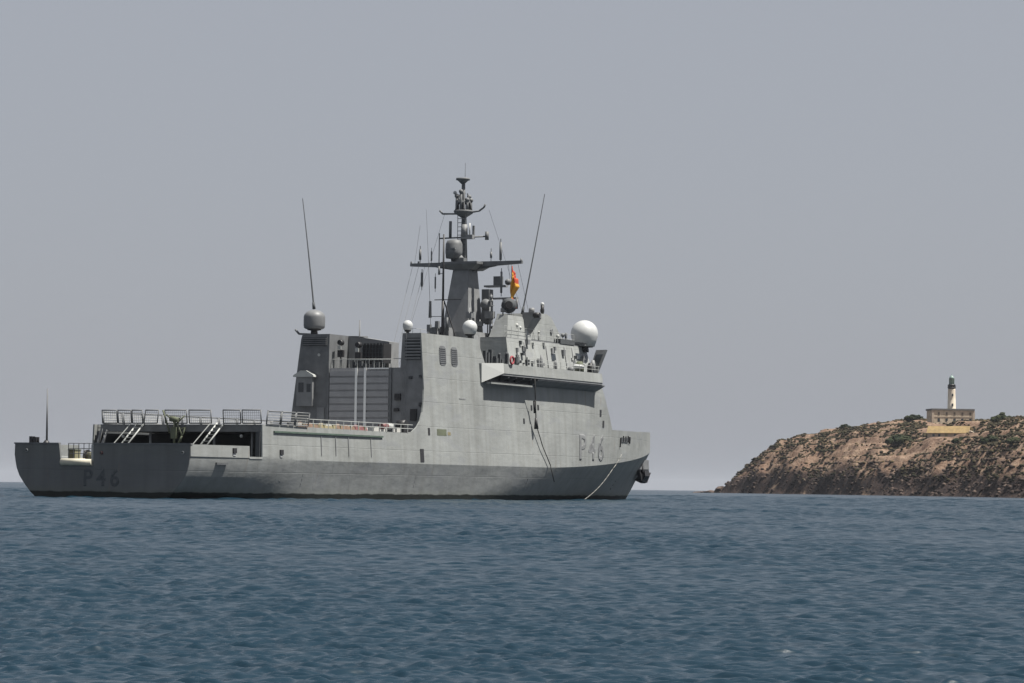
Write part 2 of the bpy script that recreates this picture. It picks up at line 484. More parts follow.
# ---- writing
def text_mesh(txt, size, offs=0.0):
    cu = bpy.data.curves.new('t', 'FONT'); cu.body = txt; cu.size = size; cu.offset = offs; cu.resolution_u = 4
    cu.space_character = 1.4
    ob = bpy.data.objects.new('t', cu); COL.objects.link(ob)
    bpy.context.view_layer.update()
    dg = bpy.context.evaluated_depsgraph_get()
    me = bpy.data.meshes.new_from_object(ob.evaluated_get(dg))
    bpy.data.objects.remove(ob)
    return me
def place_text(txt, name, fn, width, height, material, parent, depth=0.012):
    """map the text into the box (0..width, 0..height) then through fn(x, y, out) -> local point"""
    import bmesh
    me = text_mesh(txt, 1.0, 0.02)
    bm = bmesh.new(); bm.from_mesh(me)
    xs = [v.co.x for v in bm.verts]; ys = [v.co.y for v in bm.verts]
    x0, x1, y0, y1 = min(xs), max(xs), min(ys), max(ys)
    # cut the outlines into a fine grid so that the figures follow the curved plating
    for ax, lo, hi, k in ((0, x0, x1, 14), (1, y0, y1, 12)):
        for q in range(1, k):
            p_ = [0, 0, 0]; p_[ax] = lo + (hi - lo) * q / k; nrm = [0, 0, 0]; nrm[ax] = 1
            bmesh.ops.bisect_plane(bm, geom=bm.verts[:] + bm.edges[:] + bm.faces[:], plane_co=p_, plane_no=nrm)
    ret = bmesh.ops.extrude_face_region(bm, geom=bm.faces[:])
    newv = {g for g in ret['geom'] if isinstance(g, bmesh.types.BMVert)}
    for v in bm.verts:
        x = (v.co.x - x0) / (x1 - x0) * width; y = (v.co.y - y0) / (y1 - y0) * height
        v.co = Vector(fn(x, y, depth if v in newv else -0.004))
    bmesh.ops.recalc_face_normals(bm, faces=bm.faces)
    me2 = bpy.data.meshes.new(name); bm.to_mesh(me2); bm.free()
    me2.materials.clear(); me2.materials.append(material)
    o = bpy.data.objects.new(name, me2); COL.objects.link(o); o.parent = parent
    return o
place_text('P46', 'hull_number', lambda x, y, d: (-1.35 + x, -.03 - d, .80 + y), 2.85, 1.2, M['markdark'], tr)
place_text('P46', 'hull_number', lambda x, y, d: (hull_b(62.3 + x, 3.5 + y) + d + .016, 62.3 + x, 3.5 + y), 6.3, 2.35, M['mark'], hull)
place_text('P46', 'hull_number', lambda x, y, d: (-hull_b(68.2 - x, 3.5 + y) - d - .016, 68.2 - x, 3.5 + y), 5.9, 2.35, M['mark'], hull)

# ---- decks
mb = MB()
mb.box(-6.6, 6.6, .12, 9.2, 2.1, 2.22)
mb.build('quarterdeck', M['deck'], ROOT)
fd = MB(); fd.frus((-6.3, 6.86, 9.3, 38.0, 4.72), (-6.35, 6.9, 9.3, 38.0, 5.14)); flight = fd.build('flight_deck', M['dgrey'], ROOT)
mb = MB(); mb.box(-6.4, 7.0, 9.16, 9.3, 4.70, 5.20); mb.build('deck_edge', M['dgrey'], flight)
# bay under the flight deck, closed by a dark bulkhead with fittings
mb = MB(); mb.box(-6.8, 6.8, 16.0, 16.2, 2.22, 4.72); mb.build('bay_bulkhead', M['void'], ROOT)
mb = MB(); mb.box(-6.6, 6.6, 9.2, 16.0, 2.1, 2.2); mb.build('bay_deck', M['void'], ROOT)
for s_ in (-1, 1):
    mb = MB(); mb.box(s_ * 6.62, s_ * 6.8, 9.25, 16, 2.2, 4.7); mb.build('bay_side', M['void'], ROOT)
for b in (-6.3, -2.4, 2.9, 6.0):
    mb = MB(); mb.tube((b, 9.5, 2.2), (b, 9.5, 4.72), .09, .09, 8); mb.build('stanchion', M['dgrey'], ROOT)
for b, z in ((-4.6, 4.35), (5.2, 4.4)):
    mb = MB(); mb.ball((b, 9.35, z), .12); mb.build('bay_lamp', M['lgrey'], ROOT)
# sloped buttresses at the port quarter, as in the photo
mb = MB()
mb.tube((-6.3, 9.2, 4.9), (-6.7, 8.9, 3.0), .13, .13, 6); mb.tube((-5.8, 9.1, 4.8), (-6.3, 8.8, 3.0), .11, .11, 6)
mb.build('quarter_strut', M['mast'], ROOT)
# superstructure decks
mb = MB()
pts = [(38.4, 6.5)] + [(a, hull_b(a, 10.1) - .15) for a in np.arange(40, 67.6, 1.5)]
v = [(-b, a, 10.05) for a, b in pts] + [(b, a, 10.05) for a, b in pts]
n_ = len(pts)
mb.add(v, [(i, i + 1, n_ + i + 1, n_ + i) for i in range(n_ - 1)])
mb.build('bridge_deck', M['deck'], ROOT)
# superstructure aft wall and front wall
mb = MB()
mb.box(-6.55, -5.3, 38.3, 38.5, 5.1, 10.1)
mb.build('side_bulkhead', M['grey'], ROOT)
# sloping front
def front_row(a, z): return hull_b(a, z) - .1
fa = [(67.6, 10.1), (69.25, 8.2), (70.9, 6.3), (70.9, 5.4)]
mb = MB(); v = []
for a, z in fa: v += [(-front_row(a, z), a, z), (0, a + 1.2, z), (front_row(a, z), a, z)]
f = []
for k in range(3):
    for c in range(2): f.append((k * 3 + c, k * 3 + c + 1, (k + 1) * 3 + c + 1, (k + 1) * 3 + c))
mb.add(v, f); mb.build('superstructure_front', M['grey'], ROOT)
mb = MB(); v = []; rows = list(np.arange(70.0, 93.2, 1.0))
for a in rows: b = max(.05, hull_b(a, 5.4) - .12); v += [(-b, a, 5.35), (b, a, 5.35)]
mb.add(v, [(2 * i, 2 * i + 1, 2 * i + 3, 2 * i + 2) for i in range(len(rows) - 1)]); mb.build('forecastle_deck', M['deck'], ROOT)

# ------------------------------------------------------------------ hangar and casings
HA = 34.0
# hangar body behind the door
mb = MB(); mb.box(-2.0, 3.86, HA + .12, 42, 5.14, 10.3); hang = mb.build('hangar', M['mast'], ROOT)
# door with slats (surface relief of one part)
mb = MB()
mb.box(-1.95, 3.42, HA - .02, HA + .12, 5.2, 10.25)
nsl = 9
for i in range(nsl):
    z0 = 5.35 + i * (4.85 / nsl); mb.prism_a([(-1.9, z0), (3.38, z0), (3.38, z0 + .40), (-1.9, z0 + .40)], HA - .11, HA - .01)
door = mb.build('hangar_door', M['door'], ROOT)
for b in (.4, 1.2):
    mb = MB(); mb.box(b, b + .2, HA - .15, HA - .112, 5.2, 10.3); mb.build('door_stripe', M['wpaint'], door)
mb = MB(); mb.box(1.49, 3.4, HA - .15, HA - .02, 10.18, 10.28); mb.build('door_header', M['wpaint'], door)
for b0_, b1_ in ((-2.12, -1.96), (3.43, 3.62)):
    mb = MB(); mb.box(b0_, b1_, HA - .12, HA + .1, 5.14, 10.3); mb.build('door_jamb', M['dgrey'], door)
# port tower, raked outer face
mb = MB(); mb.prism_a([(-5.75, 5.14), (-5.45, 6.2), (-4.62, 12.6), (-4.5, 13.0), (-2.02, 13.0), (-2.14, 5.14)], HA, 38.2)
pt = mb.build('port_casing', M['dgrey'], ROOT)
mb = MB(); mb.box(-4.75, -3.3, HA - .4, HA, 7.3, 9.6)
cab = mb.build('control_cabin', M['mast'], pt)
mb = MB()
mb.box(-4.55, -4.1, HA - .43, HA - .39, 8.4, 9.15)
mb.build('cabin_window', M['glass'], cab)
mb = MB(); mb.box(-3.8, -3.45, HA - .43, HA - .39, 8.4, 9.05); mb.build('cabin_window', M['glass'], cab)
mb = MB(); mb.prism_a([(-5.0, 9.6), (-3.1, 9.6), (-3.15, 9.75), (-3.8, 10.1), (-4.3, 10.1), (-4.95, 9.75)], HA - .55, HA); mb.build('cabin_roof', M['lgrey'], cab)
mb = MB(); mb.box(-3.05, -2.4, HA - .06, HA, 5.3, 7.2); mb.build('casing_door', M['mast'], pt)
mb = MB(); mb.box(-4.4, -2.2, HA - .12, HA, 12.1, 12.75)
mb.build('casing_louvre', M['void'], pt)
mb = MB()
for i in range(4): mb.box(-4.35, -2.25, HA - .2, HA - .1, 12.15 + i * .15, 12.22 + i * .15)
mb.build('louvre_slats', M['dgrey'], pt)
mb = MB(); mb.path([(-4.4, HA + 1, 13.05), (-5.4, HA + 1, 13.1), (-5.75, HA + 1, 13.45)], .09)
mb.build('outrigger', M['dgrey'], pt)
mb = MB(); mb.tube((-3.5, HA + 1, 11.35), (-2.9, HA - .12, 11.35), .12); mb.build('pipe', M['lgrey'], pt)
# starboard casing; its outer face is the tall hull plate
mb = MB(); mb.prism_a([(3.63, 5.14), (3.63, 10.28), (4.35, 10.3), (4.5, 12.97), (6.1, 12.97), (6.65, 5.2)], HA, 43.2)
sc_ = mb.build('starboard_casing', M['mast'], ROOT)
mb = MB(); mb.box(4.8, 6.2, HA - .1, HA, 10.9, 12.6); mb.build('casing_louvre', M['void'], sc_)
mb = MB()
for i in range(7): mb.box(4.8, 6.2, HA - .2, HA - .1, 10.95 + i * .24, 11.06 + i * .24)
mb.build('louvre_slats', M['mast'], sc_)
for b, z, w, h_ in ((4.2, 8.0, .5, .5), (5.3, 9.5, .25, .2), (6.2, 9.6, .25, .2), (4.1, 7.0, .4, .25), (5.6, 6.6, .5, .9), (6.2, 7.4, .2, .3)):
    mb = MB(); mb.box(b - w / 2, b + w / 2, HA - .18, HA, z - h_ / 2, z + h_ / 2); mb.build('equipment_box', M['black' if w > .3 else 'void'], sc_)
mb = MB()
for z in np.arange(5.4, 12.9, .35): mb.box(4.62, 4.95, HA - .2, HA - .17, z, z + .03)
mb.tube((4.62, HA - .18, 5.2), (4.62, HA - .18, 13), .02, .02, 5); mb.tube((4.95, HA - .18, 5.2), (4.95, HA - .18, 13), .02, .02, 5)
mb.build('ladder', M['mast'], sc_)
# two exhaust louvres on the high starboard plate
for a in (37.0, 39.0):
    mb = MB()
    n = 18; pl = []
    for i in range(n):
        t = 2 * math.pi * i / n
        ca, sa = math.cos(t), math.sin(t)
        pl.append((a + .58 * (abs(ca) ** .5) * (1 if ca > 0 else -1), 11.35 + .78 * (abs(sa) ** .6) * (1 if sa > 0 else -1)))
    v = [(hull_b(x, z) - .05, x, z) for x, z in pl] + [(hull_b(x, z) + .03, x, z) for x, z in pl]
    mb.add(v, [list(range(n)), list(range(n, 2 * n))] + [(i, (i + 1) % n, n + (i + 1) % n, n + i) for i in range(n)])
    lv = mb.build('side_louvre', M['dgrey'], hull)
    mb = MB()
    for i in range(8):
        z = 10.75 + i * .16; mb.box(hull_b(a, z) + .02, hull_b(a, z) + .07, a - .5, a + .5, z, z + .07)
    mb.build('louvre_slats', M['dgrey'], lv)
# upper works above the hangar: pale screen wall, dark intake grille, searchlights, rails
mb = MB(); mb.prism_a([(-2.0, 10.3), (1.7, 10.3), (1.7, 12.5), (-1.6, 13.0), (-2.0, 13.0)], 37.0, 38.6)
scr = mb.build('screen_wall', M['mast'], ROOT)
mb = MB()
mb.box(.1, 1.95, 35.6, 36.9, 10.75, 12.3)
gr = mb.build('air_intake', M['black'], ROOT)
mb = MB()
for i in range(7): mb.box(.1 + i * .29, .15 + i * .29, 35.53, 35.6, 10.75, 12.3)
for i in range(5): mb.box(.05, 2.0, 35.54, 35.59, 10.95 + i * .3, 10.99 + i * .3)
mb.build('grille', M['void'], gr)
for b, zt in ((-1.45, 12.5), (.15, 12.3)):
    mb = MB(); mb.tube((b, 34.8, 10.3), (b, 34.8, zt - .4), .06); mb.box(b - .25, b + .25, 34.7, 34.95, zt - 1.3, zt - .75)
    p_ = mb.build('searchlight', M['black'], ROOT)
    mb = MB(); mb.tube((b, 34.55, zt - .15), (b, 34.95, zt - .15), .2, .24, 12); mb.build('lamp_head', M['black'], p_)
    mb = MB(); mb.box(b - .2, b + .1, 34.62, 34.7, zt - .7, zt - .4); mb.build('junction_box', M['lgrey'], p_)
mb = MB(); mb.tube((-.55, 36.2, 10.3), (-.55, 36.2, 14.2), .08, .05); mb.tube((-1.2, 36.2, 12.9), (.2, 36.2, 12.85), .05)
mb.build('short_mast', M['dgrey'], ROOT)
mb = MB()
for i in range(14):
    b = random.uniform(-.3, 3.2); h_ = random.uniform(.3, .7); w = random.uniform(.12, .3)
    mb.box(b - w / 2, b + w / 2, 34.5, 34.5 + w, 10.3, 10.3 + h_)
mb.build('roof_gear', M['void'], ROOT)
mb = MB(); mb.box(3.4, 4.3, 34.6, 34.66, 11.0, 11.06); mb.tube((-.3, 34.3, 10.95), (3.4, 34.3, 10.95), .03)
for i in range(8): mb.tube((-1.9 + i * .75, 34.3, 10.3), (-1.9 + i * .75, 34.3, 11.0), .025, .025, 5)
mb.tube((-1.9, 34.3, 11.0), (3.4, 34.3, 11.0), .025, .025, 5)
mb.build('roof_rail', M['lgrey'], ROOT)

# ------------------------------------------------------------------ radomes
def radome(b, a, z, r, m_, flat=False, base=.5):
    mb = MB()
    if flat:   # drum with a domed cap
        pr = [(r * .80, -r * .82), (r * .95, -r * .72), (r, -r * .5), (r, r * .25)] + [(r * math.cos(t), r * .25 + r * .72 * math.sin(t)) for t in np.linspace(.15, math.pi / 2 - .01, 9)]
    else:
        pr = [(r * .76, -r * .92), (r * .90, -r * .45)] + [(r * math.cos(t), r * math.sin(t)) for t in np.linspace(-.25, math.pi / 2 - .01, 14)]
    mb.lathe((b, a, z), pr + [(0.0001, pr[-1][1])], 32)
    o = mb.build('radome', M[m_], ROOT)
    mb = MB(); zb = z - r * (.82 if flat else .92)
    mb.lathe((b, a, zb), [(r * .34, -base - .25), (r * .34, -base), (r * .3, -base * .4), (r * .65, -base * .25), (r * .65, 0.02)], 20)
    mb.build('pedestal', M['black'], o)
    return o
radome(-4.25, 35.4, 14.2, .86, 'radgrey', True, .35)
radome(4.3, 35.2, 13.65, .4, 'white', False, .4)
radome(5.6, 43.4, 13.95, .6, 'white', False, .35)
radome(4.75, 67.6, 14.8, 1.22, 'white', False, .25)

# ------------------------------------------------------------------ main mast
mb = MB(); mb.frus((-2.7, 2.6, 50.6, 56.6, 10.06), (-2.3, 2.2, 51, 56.2, 14.1)); mh = mb.build('mast_house', M['mast'], ROOT)
mb = MB(); mb.frus((-1.5, 1.0, 52.1, 55.0, 14.1), (-.85, .62, 52.8, 54.5, 19.5)); mast = mb.build('mast', M['mast'], ROOT)
mb = MB(); mb.frus((-1.0, 1.0, 52.6, 54.8, 19.5), (-1.7, 1.7, 52.2, 55.2, 19.95)); mb.box(-1.7, 1.7, 52.2, 55.2, 19.95, 20.15)
mb.build('mast_platform', M['dgrey'], mast)
def yard(name, b0, b1, a, z, w, h_, tipup=0.0):
    mb = MB()
    for s_, e in ((-1, b0), (1, b1)):
        v = [(0, a - w, z - h_), (0, a + w, z - h_), (0, a + w, z + h_), (0, a - w, z + h_),
             (e, a - w * .5, z + tipup - h_ * .35), (e, a + w * .5, z + tipup - h_ * .35), (e, a + w * .5, z + tipup + h_ * .6), (e, a - w * .5, z + tipup + h_ * .6)]
        mb.add(v, [(0, 1, 2, 3), (4, 5, 6, 7), (0, 1, 5, 4), (1, 2, 6, 5), (2, 3, 7, 6), (3, 0, 4, 7)])
    return mb
y = yard('yard', -5.35, 5.3, 53.6, 19.95, .28, .26, .1); yo = y.build('yard', M['dgrey'], mast)
# brackets under the yard
mb = MB()
for s_ in (-1, 1): mb.prism_a([(0, 19.2), (s_ * 1.0, 19.5), (s_ * 2.9, 19.8), (0, 19.8)] if s_ > 0 else [(0, 19.8), (-2.9, 19.8), (-1.0, 19.5), (0, 19.2)], 53.5, 53.7)
mb.build('yard_bracket', M['dgrey'], yo)
for b in (-5.3, -4.6, 5.2): 
    mb = MB(); mb.tube((b, 53.6, 20.0), (b, 53.6, 20.38), .1, .08, 8); mb.build('yard_lamp', M['dgrey'], yo)
# topmast column
mb = MB(); mb.tube((.15, 53.6, 20.1), (.15, 53.6, 24.4), .34, .2, 12); top = mb.build('topmast', M['dgrey'], mast); top.location.x = -.42
mb = MB()
for z in np.arange(20.4, 24.2, .35): mb.tube((-.25, 53.2, z), (.5, 53.2, z), .03, .03, 5)
mb.tube((-.25, 53.2, 20.2), (-.25, 53.2, 24.3), .03, .03, 5); mb.tube((.5, 53.2, 20.2), (.5, 53.2, 24.3), .03, .03, 5)
mb.build('ladder', M['mast'], top)
# second yard with hanging T end and square frame on port
mb = MB(); mb.tube((-2.2, 53.6, 22.3), (2.3, 53.6, 22.35), .07, .07, 6); mb.tube((-2.2, 53.6, 22.75), (-2.2, 53.6, 20.0), .05, .05, 6)
mb.tube((2.35, 53.6, 22.05), (2.35, 53.6, 22.75), .17, .17, 8); mb.box(1.0, 1.15, 53.5, 53.7, 22.3, 23.3)
y2 = mb.build('signal_yard', M['dgrey'], top)
mb = MB(); mb.tube((-1.15, 53.6, 22.35), (-1.15, 53.6, 23.75), .13, .13, 8); mb.build('pole_antenna', M['dgrey'], y2)
mb = MB(); mb.tube((.35, 53.3, 22.4), (.35, 53.3, 23.4), .3, .26, 10); mb.box(.1, 1.2, 53.1, 53.6, 22.15, 22.5); mb.build('sensor_drum', M['mast'], y2)
mb = MB(); mb.tube((.85, 53.3, 22.5), (.85, 53.3, 23.5), .07, .07, 6); mb.build('white_antenna', M['white'], y2)
# third yard and sensor cluster
mb = MB()
mb.path([(0, 53.6, 24.35), (1.6, 53.6, 24.55), (2.05, 53.6, 24.85), (2.15, 53.6, 25.1)], .08)
mb.path([(0, 53.6, 24.35), (-1.9, 53.6, 24.4), (-2.2, 53.6, 24.7)], .08)
y3 = mb.build('upper_yard', M['dgrey'], top)
mb = MB(); mb.lathe((.1, 53.6, 24.0), [(.2, 0), (.75, .35), (.85, .5), (.85, .62), (.0001, .62)], 14); mb.build('crosstree', M['dgrey'], top)
cl = MB()
for k in range(7):
    t = 2 * math.pi * k / 7 + .3
    b, a = .1 + .62 * math.cos(t), 53.6 + .62 * math.sin(t)
    cl.tube((b, a, 24.6), (b, a, 25.5 + .35 * (k % 3)), .13, .11, 8)
    cl.ball((b, a, 25.5 + .35 * (k % 3)), .2, n=10, m=6)
for k in range(6):
    t = 2 * math.pi * k / 6; cl.tube((.1 + .8 * math.cos(t), 53.6 + .8 * math.sin(t), 24.7), (.1 + .35 * math.cos(t), 53.6 + .35 * math.sin(t), 26.1), .05, .05, 5)
cl.lathe((.1, 53.6, 25.2), [(.6, 0), (.66, .15), (.3, .3)], 12)
cl.build('sensor_cluster', M['dgrey'], top)
mb = MB(); mb.ball((-.6, 53.3, 26.15), .16); mb.build('masthead_lamp', M['white'], top)
mb = MB(); mb.tube((.05, 53.6, 24.5), (.05, 53.6, 27.0), .2, .15, 10); mb.lathe((.0, 53.6, 26.9), [(.14, 0), (.45, .3), (.6, .34), (.6, .5), (.0001, .5)], 18)
mb.build('masthead', M['dgrey'], top)
mb = MB(); mb.tube((.2, 53.6, 27.3), (.2, 53.6, 28.7), .025, .015, 5); mb.build('lightning_rod', M['dgrey'], top)
# navigation radar drum on the port side of the platform
mb = MB(); mb.lathe((-1.25, 53.0, 20.15), [(.25, 0), (.3, .3), (.72, .35), (.78, .9), (.75, 1.55), (.62, 1.85), (.3, 1.95), (.0001, 1.95)], 20)
rd = mb.build('radar_drum', M['dgrey'], mast); rd.location.x = .4
mb = MB(); mb.box(-1.7, -.8, 52.22, 52.4, 21.2, 21.33); mb.build('drum_band', M['radgrey'], rd)
mb = MB(); mb.ball((-.3, 53.0, 20.45), .35); mb.box(-.6, .2, 52.7, 53.3, 20.15, 20.5); mb.build('compass_housing', M['dgrey'], mast)
# hanging / standing dipoles on the yard
def dip(b, z0, z1, r=.11, a=53.5):
    mb = MB(); mb.tube((b, a, z0), (b, a, z1), r, r, 8)
    mb.tube((b, a, z0 - .3), (b, a, z1 + .3), r * .35, r * .35, 5); return mb.build('dipole', M['dgrey'], yo)
dip(-4.4, 20.5, 21.4); dip(-4.2, 18.2, 19.4); dip(3.3, 20.3, 21.8, .12); dip(3.4, 17.5, 19.3, .1); dip(2.4, 20.5, 21.0, .1)
dip(-3.3, 20.4, 21.2, .07); dip(-2.9, 18.0, 19.0, .07)
# gear behind and to starboard of the mast: platforms, lamps, rods
mb = MB(); mb.box(1.5, 4.4, 54.6, 54.9, 17.05, 17.2); mb.box(1.3, 3.2, 54.4, 55.2, 18.1, 18.25); mb.tube((3.0, 54.7, 14), (3.0, 54.7, 17.1), .06)
mb.tube((4.3, 54.7, 16.2), (4.3, 54.7, 17.2), .12, .12, 6)
gp = mb.build('side_platform', M['mast'], mast)
mb = MB(); mb.box(2.2, 2.9, 54.4, 54.9, 18.25, 19.0); mb.ball((3.5, 54.6, 18.5), .28); mb.box(1.2, 1.9, 54.2, 55, 15.0, 17.9); mb.ball((1.6, 54.3, 16.6), .5)
mb.ball((1.9, 54.3, 15.6), .42); mb.build('sensor_boxes', M['dgrey'], gp)
mb = MB(); mb.ball((2.15, 54.1, 16.95), .17); mb.build('lamp', M['white'], gp)
# forestays, halyards and the black lattice pole on the port aft side
mb = MB()
mb.tube((-2.4, 49.3, 10.1), (-2.4, 49.3, 16.6), .16, .12, 8); mb.tube((-2.4, 49.3, 16.6), (-2.4, 49.3, 22.2), .1, .07, 8)
mb.tube((-3.2, 49.3, 16.7), (-.7, 49.3, 16.7), .04, .04, 5)
mb.tube((-2.3, 49.3, 16.6), (-.4, 49.3, 11.5), .06, .06, 5)
mb.tube((-2.3, 49.3, 14.5), (-3.9, 49.3, 10.5), .08, .08, 5)
lp = mb.build('pole_mast', M['black'], ROOT); lp.location.x = 2.45
for b, z, h_, w in ((-3.55, 15.2, 1.4, .14), (-3.35, 13.6, .8, .22), (-2.9, 14.3, .6, .2), (-3.7, 12.7, .9, .25), (-2.75, 18.8, .7, .1), (-1.9, 14.1, 1.1, .14), (-3.2, 12.5, 1.2, .2)):
    mb = MB(); mb.tube((b, 49.2, z), (b, 49.2, z + h_), w, w * .8, 8); mb.tube((b, 49.2, z + .1), (-2.4, 49.3, z + .1), .03, .03, 5); mb.build('pole_sensor', M['dgrey'], lp)
mb = MB(); mb.frus((-1.9, .6, 49.6, 50.6, 10.06), (-1.4, .4, 49.7, 50.5, 14.4)); mb.build('locker_tower', M['mast'], ROOT)
mb = MB()
for p0, p1 in (((-5.2, 53.6, 19.9), (-4.6, 48.0, 10.2)), ((-4.6, 53.6, 19.9), (-4.1, 48.0, 10.2)), ((-4.0, 53.6, 19.9), (-3.6, 48, 10.2)), ((-2.1, 53.6, 24.5), (-3.6, 50, 13.9)),
               ((4.9, 53.6, 19.9), (4.5, 58, 13.6)), ((2.1, 53.6, 24.6), (3.2, 58, 16.2)), ((4.0, 53.6, 19.9), (3.6, 56, 13.7)), ((-4.5, 53.6, 23.5), (-5.0, 53.6, 20))):
    mb.tube(p0, p1, .014, .014, 4)
mb.build('rigging', M['dgrey'], mast)
# whip antennas
def whip(p0, p1, r=.055):
    mb = MB(); p0, p1 = Vector(p0), Vector(p1)
    mb.tube(p0, p0 + (p1 - p0) * .06, r * 1.9, r * 1.5, 8)
    N = 10
    for i in range(N):
        t0, t1 = i / N, (i + 1) / N
        sag = lambda t: Vector((0, 0, 0)) + Vector((-.10, 0, 0)) * (t * t)
        mb.tube(p0 + (p1 - p0) * t0 + sag(t0), p0 + (p1 - p0) * t1 + sag(t1), r * (1 - .6 * t0), r * (1 - .6 * t1), 7, False)
    return mb.build('whip_antenna', M['void'], ROOT)

# ------------------------------------------------------------------ bridge
mb = MB(); mb.frus((-5.3, 5.3, 51.6, 69.2, 10.06), (-4.7, 4.7, 51.9, 68.0, 13.6)); br = mb.build('bridge_house', M['pale'], ROOT)
mb = MB(); mb.box(-4.66, 4.66, 51.95, 67.95, 13.6, 13.68); mb.build('bridge_roof', M['mast'], br)
def bw(z): return 5.3 - .6 * (z - 10.06) / 3.54
for a0, a1, z0, z1 in ((60.4, 61.3, 12.0, 12.7), (65.6, 66.9, 12.35, 13.0), (67.1, 68.0, 12.35, 13.0), (53.4, 53.8, 11.5, 12.1)):
    mb = MB(); v = [(bw(z0) - .03, a0, z0), (bw(z0) - .03, a1, z0), (bw(z1) - .03, a1, z1), (bw(z1) - .03, a0, z1)]
    v += [(x + .05, y_, z) for x, y_, z in v]
    mb.add(v, [(0, 1, 2, 3), (7, 6, 5, 4), (0, 1, 5, 4), (1, 2, 6, 5), (2, 3, 7, 6), (3, 0, 4, 7)]); mb.build('window', M['glass'], br)
for i in range(9):
    b0 = -4.3 + i * .96
    mb = MB(); v = [(b0, 69.2 - .28, 12.2), (b0 + .82, 69.2 - .28, 12.2), (b0 + .82, 68.0 + .35, 13.2), (b0, 68.0 + .35, 13.2)]
    v2 = [(x, y_ - .3, z) for x, y_, z in v]
    mb.add(v + v2, [(0, 1, 2, 3), (7, 6, 5, 4), (0, 1, 5, 4), (1, 2, 6, 5), (2, 3, 7, 6), (3, 0, 4, 7)]); mb.build('front_window', M['glass'], br)
# door and fittings on the bridge side
mb = MB(); mb.box(5.02, 5.2, 57.3, 58.1, 10.2, 12.1); mb.build('door', M['mast'], br)
# wing deck: starboard and port
for s_ in (1, -1):
    bo = lambda a: s_ * 7.75
    inner = s_ * 6.0
    mb = MB()
    # slab
    pts = [(44.6, 6.55), (45.6, 7.55), (65.4, 7.55), (66.9, 6.3)]
    v = []
    for z in (10.16, 10.34): v += [(s_ * b, a, z) for a, b in pts] + [(inner, 66.9, z), (inner, 44.6, z)]
    n = 6; mb.add(v, [list(range(n)), list(range(n, 2 * n))] + [(i, (i + 1) % n, n + (i + 1) % n, n + i) for i in range(n)])
    wing = mb.build('bridge_wing', M['mast'], ROOT)
    # bulwark plates, flared slightly outboard
    mb = MB(); v = []
    bp = [(43.4, 6.62, 9.45, 11.05), (44.3, 7.1, 9.85, 11.08), (45.5, 7.6, 10.32, 11.12), (65.4, 7.6, 10.34, 11.15)]
    for a, b, z0, z1 in bp: v += [(s_ * b, a, z0), (s_ * (b - .12 if a > 45 else b), a, z1), (s_ * (b - .1), a, z0), (s_ * (b - .2), a, z1)]
    f = []
    for k in range(3):
        o = 4 * k
        f += [(o, o + 4, o + 5, o + 1), (o + 2, o + 3, o + 7, o + 6), (o + 1, o + 5, o + 7, o + 3), (o, o + 2, o + 6, o + 4)]
    f += [(0, 1, 3, 2), (12, 14, 15, 13)]
    mb.add(v, f); wb = mb.build('wing_bulwark', M['grey'], wing)
    mb = MB(); v = [(s_ * 6.68, 43.42, 9.5), (s_ * 7.66, 45.5, 10.32), (s_ * 7.60, 45.5, 11.14), (s_ * 6.66, 43.42, 11.06)]
    v += [(x + s_ * .04, y_, z) for x, y_, z in v]
    mb.add(v, [(0, 1, 2, 3), (7, 6, 5, 4), (0, 1, 5, 4), (1, 2, 6, 5), (2, 3, 7, 6), (3, 0, 4, 7)]); mb.build('sunlit_end_plate', mat('wing grey with sunlight put in', (.40, .41, .40), .6), wb)  # lighter than the bulwark: sunlight on the angled face put into the colour
    # recess under the wing: ribs
    mb = MB(); mb.box(s_ * 6.9, s_ * 7.35, 43.9, 51.6, 9.42, 9.56); mb.build('lower_ledge', M['grey'], wing)
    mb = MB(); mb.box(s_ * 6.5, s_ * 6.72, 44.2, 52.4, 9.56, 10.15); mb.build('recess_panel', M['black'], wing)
    for a in np.arange(46.8, 52.5, 1.4):
        mb = MB(); mb.prism_a([(s_ * 6.4, 10.16), (s_ * 7.5, 10.16), (s_ * 7.5, 10.0), (s_ * 6.4, 9.6)], a, a + .08); mb.build('rib', M['dgrey'], wing)
    mb = MB(); mb.prism_a([(s_ * 6.2, 9.5), (s_ * 6.75, 9.62), (s_ * 7.5, 10.05), (s_ * 7.5, 10.15), (s_ * 6.2, 10.15)], 52.5, 66.0); mb.build('underside_beam', M['dgrey'], wing)
# slanted wing windows on the forward starboard corner
for s_ in (1, -1):
    mb = MB()
    v = [(s_ * 5.9, 65.9, 11.1), (s_ * 6.8, 65.7, 11.1), (s_ * 7.45, 66.3, 13.3), (s_ * 6.4, 66.5, 13.3)]
    v2 = [(x, y_ + .35, z) for x, y_, z in v]
    mb.add(v + v2, [(0, 1, 2, 3), (7, 6, 5, 4), (0, 1, 5, 4), (1, 2, 6, 5), (2, 3, 7, 6), (3, 0, 4, 7)]); ws = mb.build('wing_screen', M['dgrey'], ROOT)
    mb = MB()
    v = [(s_ * 6.12, 65.93, 11.4), (s_ * 6.75, 65.78, 11.4), (s_ * 7.2, 66.2, 12.9), (s_ * 6.5, 66.35, 12.9)]
    v2 = [(x, y_ - .04, z) for x, y_, z in v]
    mb.add(v2 + v, [(0, 1, 2, 3), (7, 6, 5, 4), (0, 1, 5, 4), (1, 2, 6, 5), (2, 3, 7, 6), (3, 0, 4, 7)]); mb.build('pane', M['glass'], ws)
